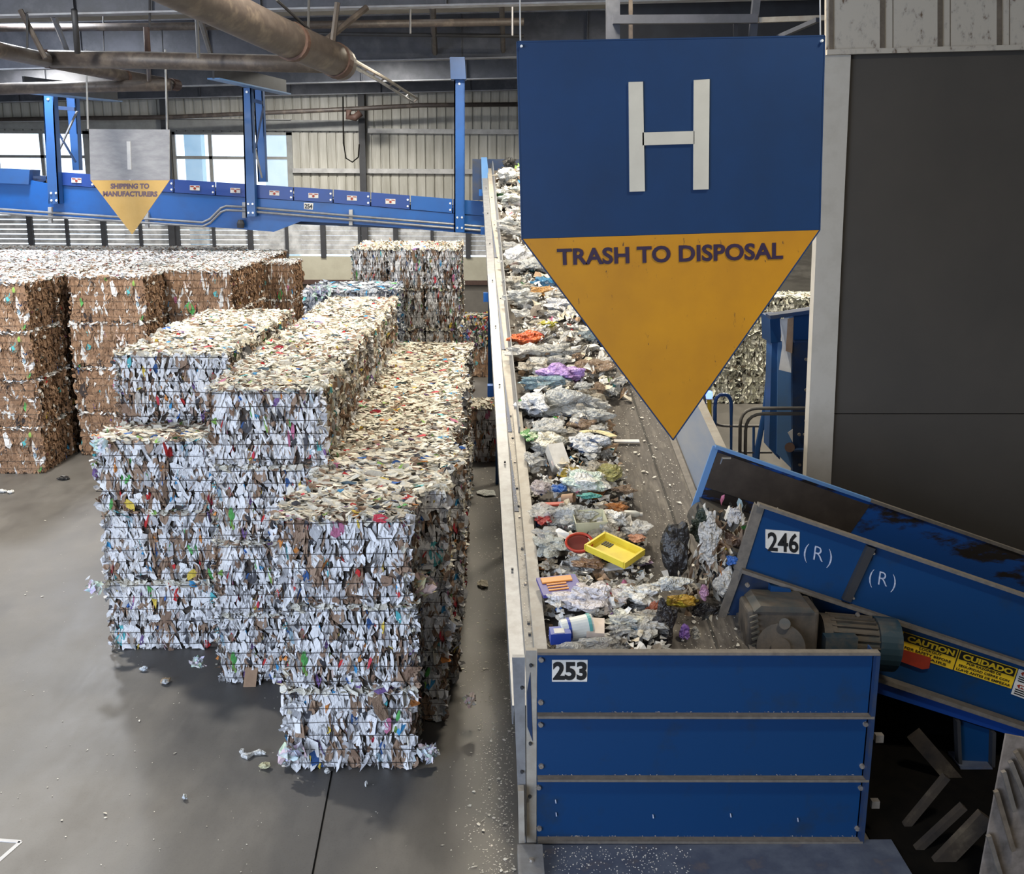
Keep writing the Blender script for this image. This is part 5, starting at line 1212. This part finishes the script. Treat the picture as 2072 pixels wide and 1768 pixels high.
fscrap(537, 1554, 20, 12, (.66, .63, .40), 'yellowish cupped scrap under the twisted wrap', 8)
fscrap(374, 1618, 9, 8, (.7, .75, .78), 'tiny round pale scrap alone on the floor', 9)
fscrap(662, 1566, 12, 6, WHT, 'white chip at the top of the floor joint', 10)
fscrap(741, 1592, 6, 6, WHT, 'small white dot right of the floor joint', 11)
fscrap(985, 1000, 40, 26, (.6, .62, .6), 'clear film heap on the floor beside the conveyor', 12)
fscrap(978, 1185, 22, 26, (.5, .45, .35), 'beige scrap near the foot of the right row', 13)
p = atz(508, 1392, 0); mb = MB(); mb.prism([aty(492, 1390, p.y+.02), aty(517, 1392, p.y+.02), aty(522, 1352, p.y+.12), aty(497, 1349, p.y+.12)], (0, .004, 0)); tag(mb.build('paper_bag', m_card), 'flat brown paper bag leaning on the middle row at the floor', 'paper bag')
# tufts spilling from bale corners
for i, (px, py, Y, w, h, lab) in enumerate(((192, 1188, 10.6, 38, 44, 'pinkish white plastic tuft sticking out of the left row corner'), (205, 900, 10.6, 36, 36, 'pale plastic tuft at the top corner of the short left stack'), (868, 1522, 8.3, 44, 30, 'white plastic flap at the floor right of the front stack'), (590, 1525, 8.15, 50, 24, 'white plastic strands at the floor left of the front stack'), (850, 1185, 8.5, 50, 40, 'beige frayed paper tuft on the side of the front stack'), (950, 1415, 9.0, 30, 26, 'beige scrap at the foot of the right row'), (400, 1340, 9.8, 30, 36, 'white plastic tuft at the foot of the middle row'), (650, 560+28, 18.0, 60, 26, 'grey-blue film tuft on the far stack'))):
    c0_ = (.72, .74, .78) if i in (0, 1, 2, 3, 6) else ((.52, .46, .36) if i in (4, 5) else (.5, .56, .64))
    mb = MB(); tr = random.Random(80+i); p0 = aty(px, py, Y); dep = (p0-CAM).length
    for _ in range(34):
        q = p0 + V(tr.gauss(0, .33)*w/2*dep/F, tr.uniform(-.05, .05), tr.gauss(0, .33)*h/2*dep/F); q.z = max(.03, q.z)
        n_ = V(tr.gauss(0, .7), -1, tr.gauss(0, .7)).normalized(); sz = tr.uniform(.04, .10)*w/36
        flake(mb, q, n_, V(tr.gauss(0, 1), 0, tr.gauss(0, 1)+.01).normalized(), sz*.6, sz*1.5, tuple(k*tr.uniform(.75, 1.1) for k in c0_), sz*.28, 7, tr)
    tag(mb.build('plastic_tuft', m_litter, None, colors=True), lab, 'plastic tuft')

# ------------------------------------------------------------------ lights
w = bpy.data.worlds.new('world'); S.world = w; w.use_nodes = True
bg = w.node_tree.nodes['Background']; bg.inputs[0].default_value = (.72, .84, 1, 1); bg.inputs[1].default_value = 2.6
def area(name, loc, sx, sy, power, col, tgt=None):
    l = bpy.data.lights.new(name, 'AREA'); l.shape = 'RECTANGLE'; l.size = sx; l.size_y = sy; l.energy = power; l.color = col
    o = bpy.data.objects.new(name, l); COL.objects.link(o); o.location = loc
    d = (Vector(tgt)-Vector(loc)) if tgt else V(0, 0, -1)
    o.rotation_euler = d.to_track_quat('-Z', 'Y').to_euler(); return o
WARM = (1, .90, .72)
# unseen lamps assumed under the roof, some added only to brighten
area('unseen_roof_lamp', (-7.9, 14.2, 8.5), .5, .5, 1050, (1, .95, .85))
area('unseen_roof_lamp', (-.2, 21, 8.6), .8, .8, 600, WARM)
area('unseen_roof_lamp', (-10, 24, 8.8), 1, 1, 950, (.92, .95, 1))
area('unseen_roof_lamp', (-6, 34, 8.2), 1.5, .8, 900, (1, .96, .88))  # added to brighten the back wall
area('unseen_roof_lamp', (.6, 13, 8.7), .8, .8, 430, WARM)
area('unseen_roof_lamp', (3.2, 3.6, 8.6), .8, .8, 300, WARM)
area('unseen_roof_lamp', (-2.2, 13.5, 8.6), .7, .7, 240, WARM)
area('unseen_roof_lamp', (6, 22.5, 8.95), 1, 1, 1100, WARM)  # added to brighten the pale bales and concrete at right
area('unseen_roof_lamp', (-3, 31, 8.4), 1, 1, 500, (1, .95, .85))
area('unseen_roof_lamp', (-13, 32, 8.2), 1, 1, 500, (1, .95, .85))
# area lamp added behind the viewpoint, as daylight from an assumed open door
area('assumed_door_fill_lamp', (-10, -3.8, 4.0), 12, 7, 1750, (.68, .79, 1), (-5, 12, 1.2))
S.view_settings.view_transform = 'Standard'; S.view_settings.look = 'None'; S.view_settings.gamma = 1; S.view_settings.use_curve_mapping = False
S.view_settings.exposure = 0.0
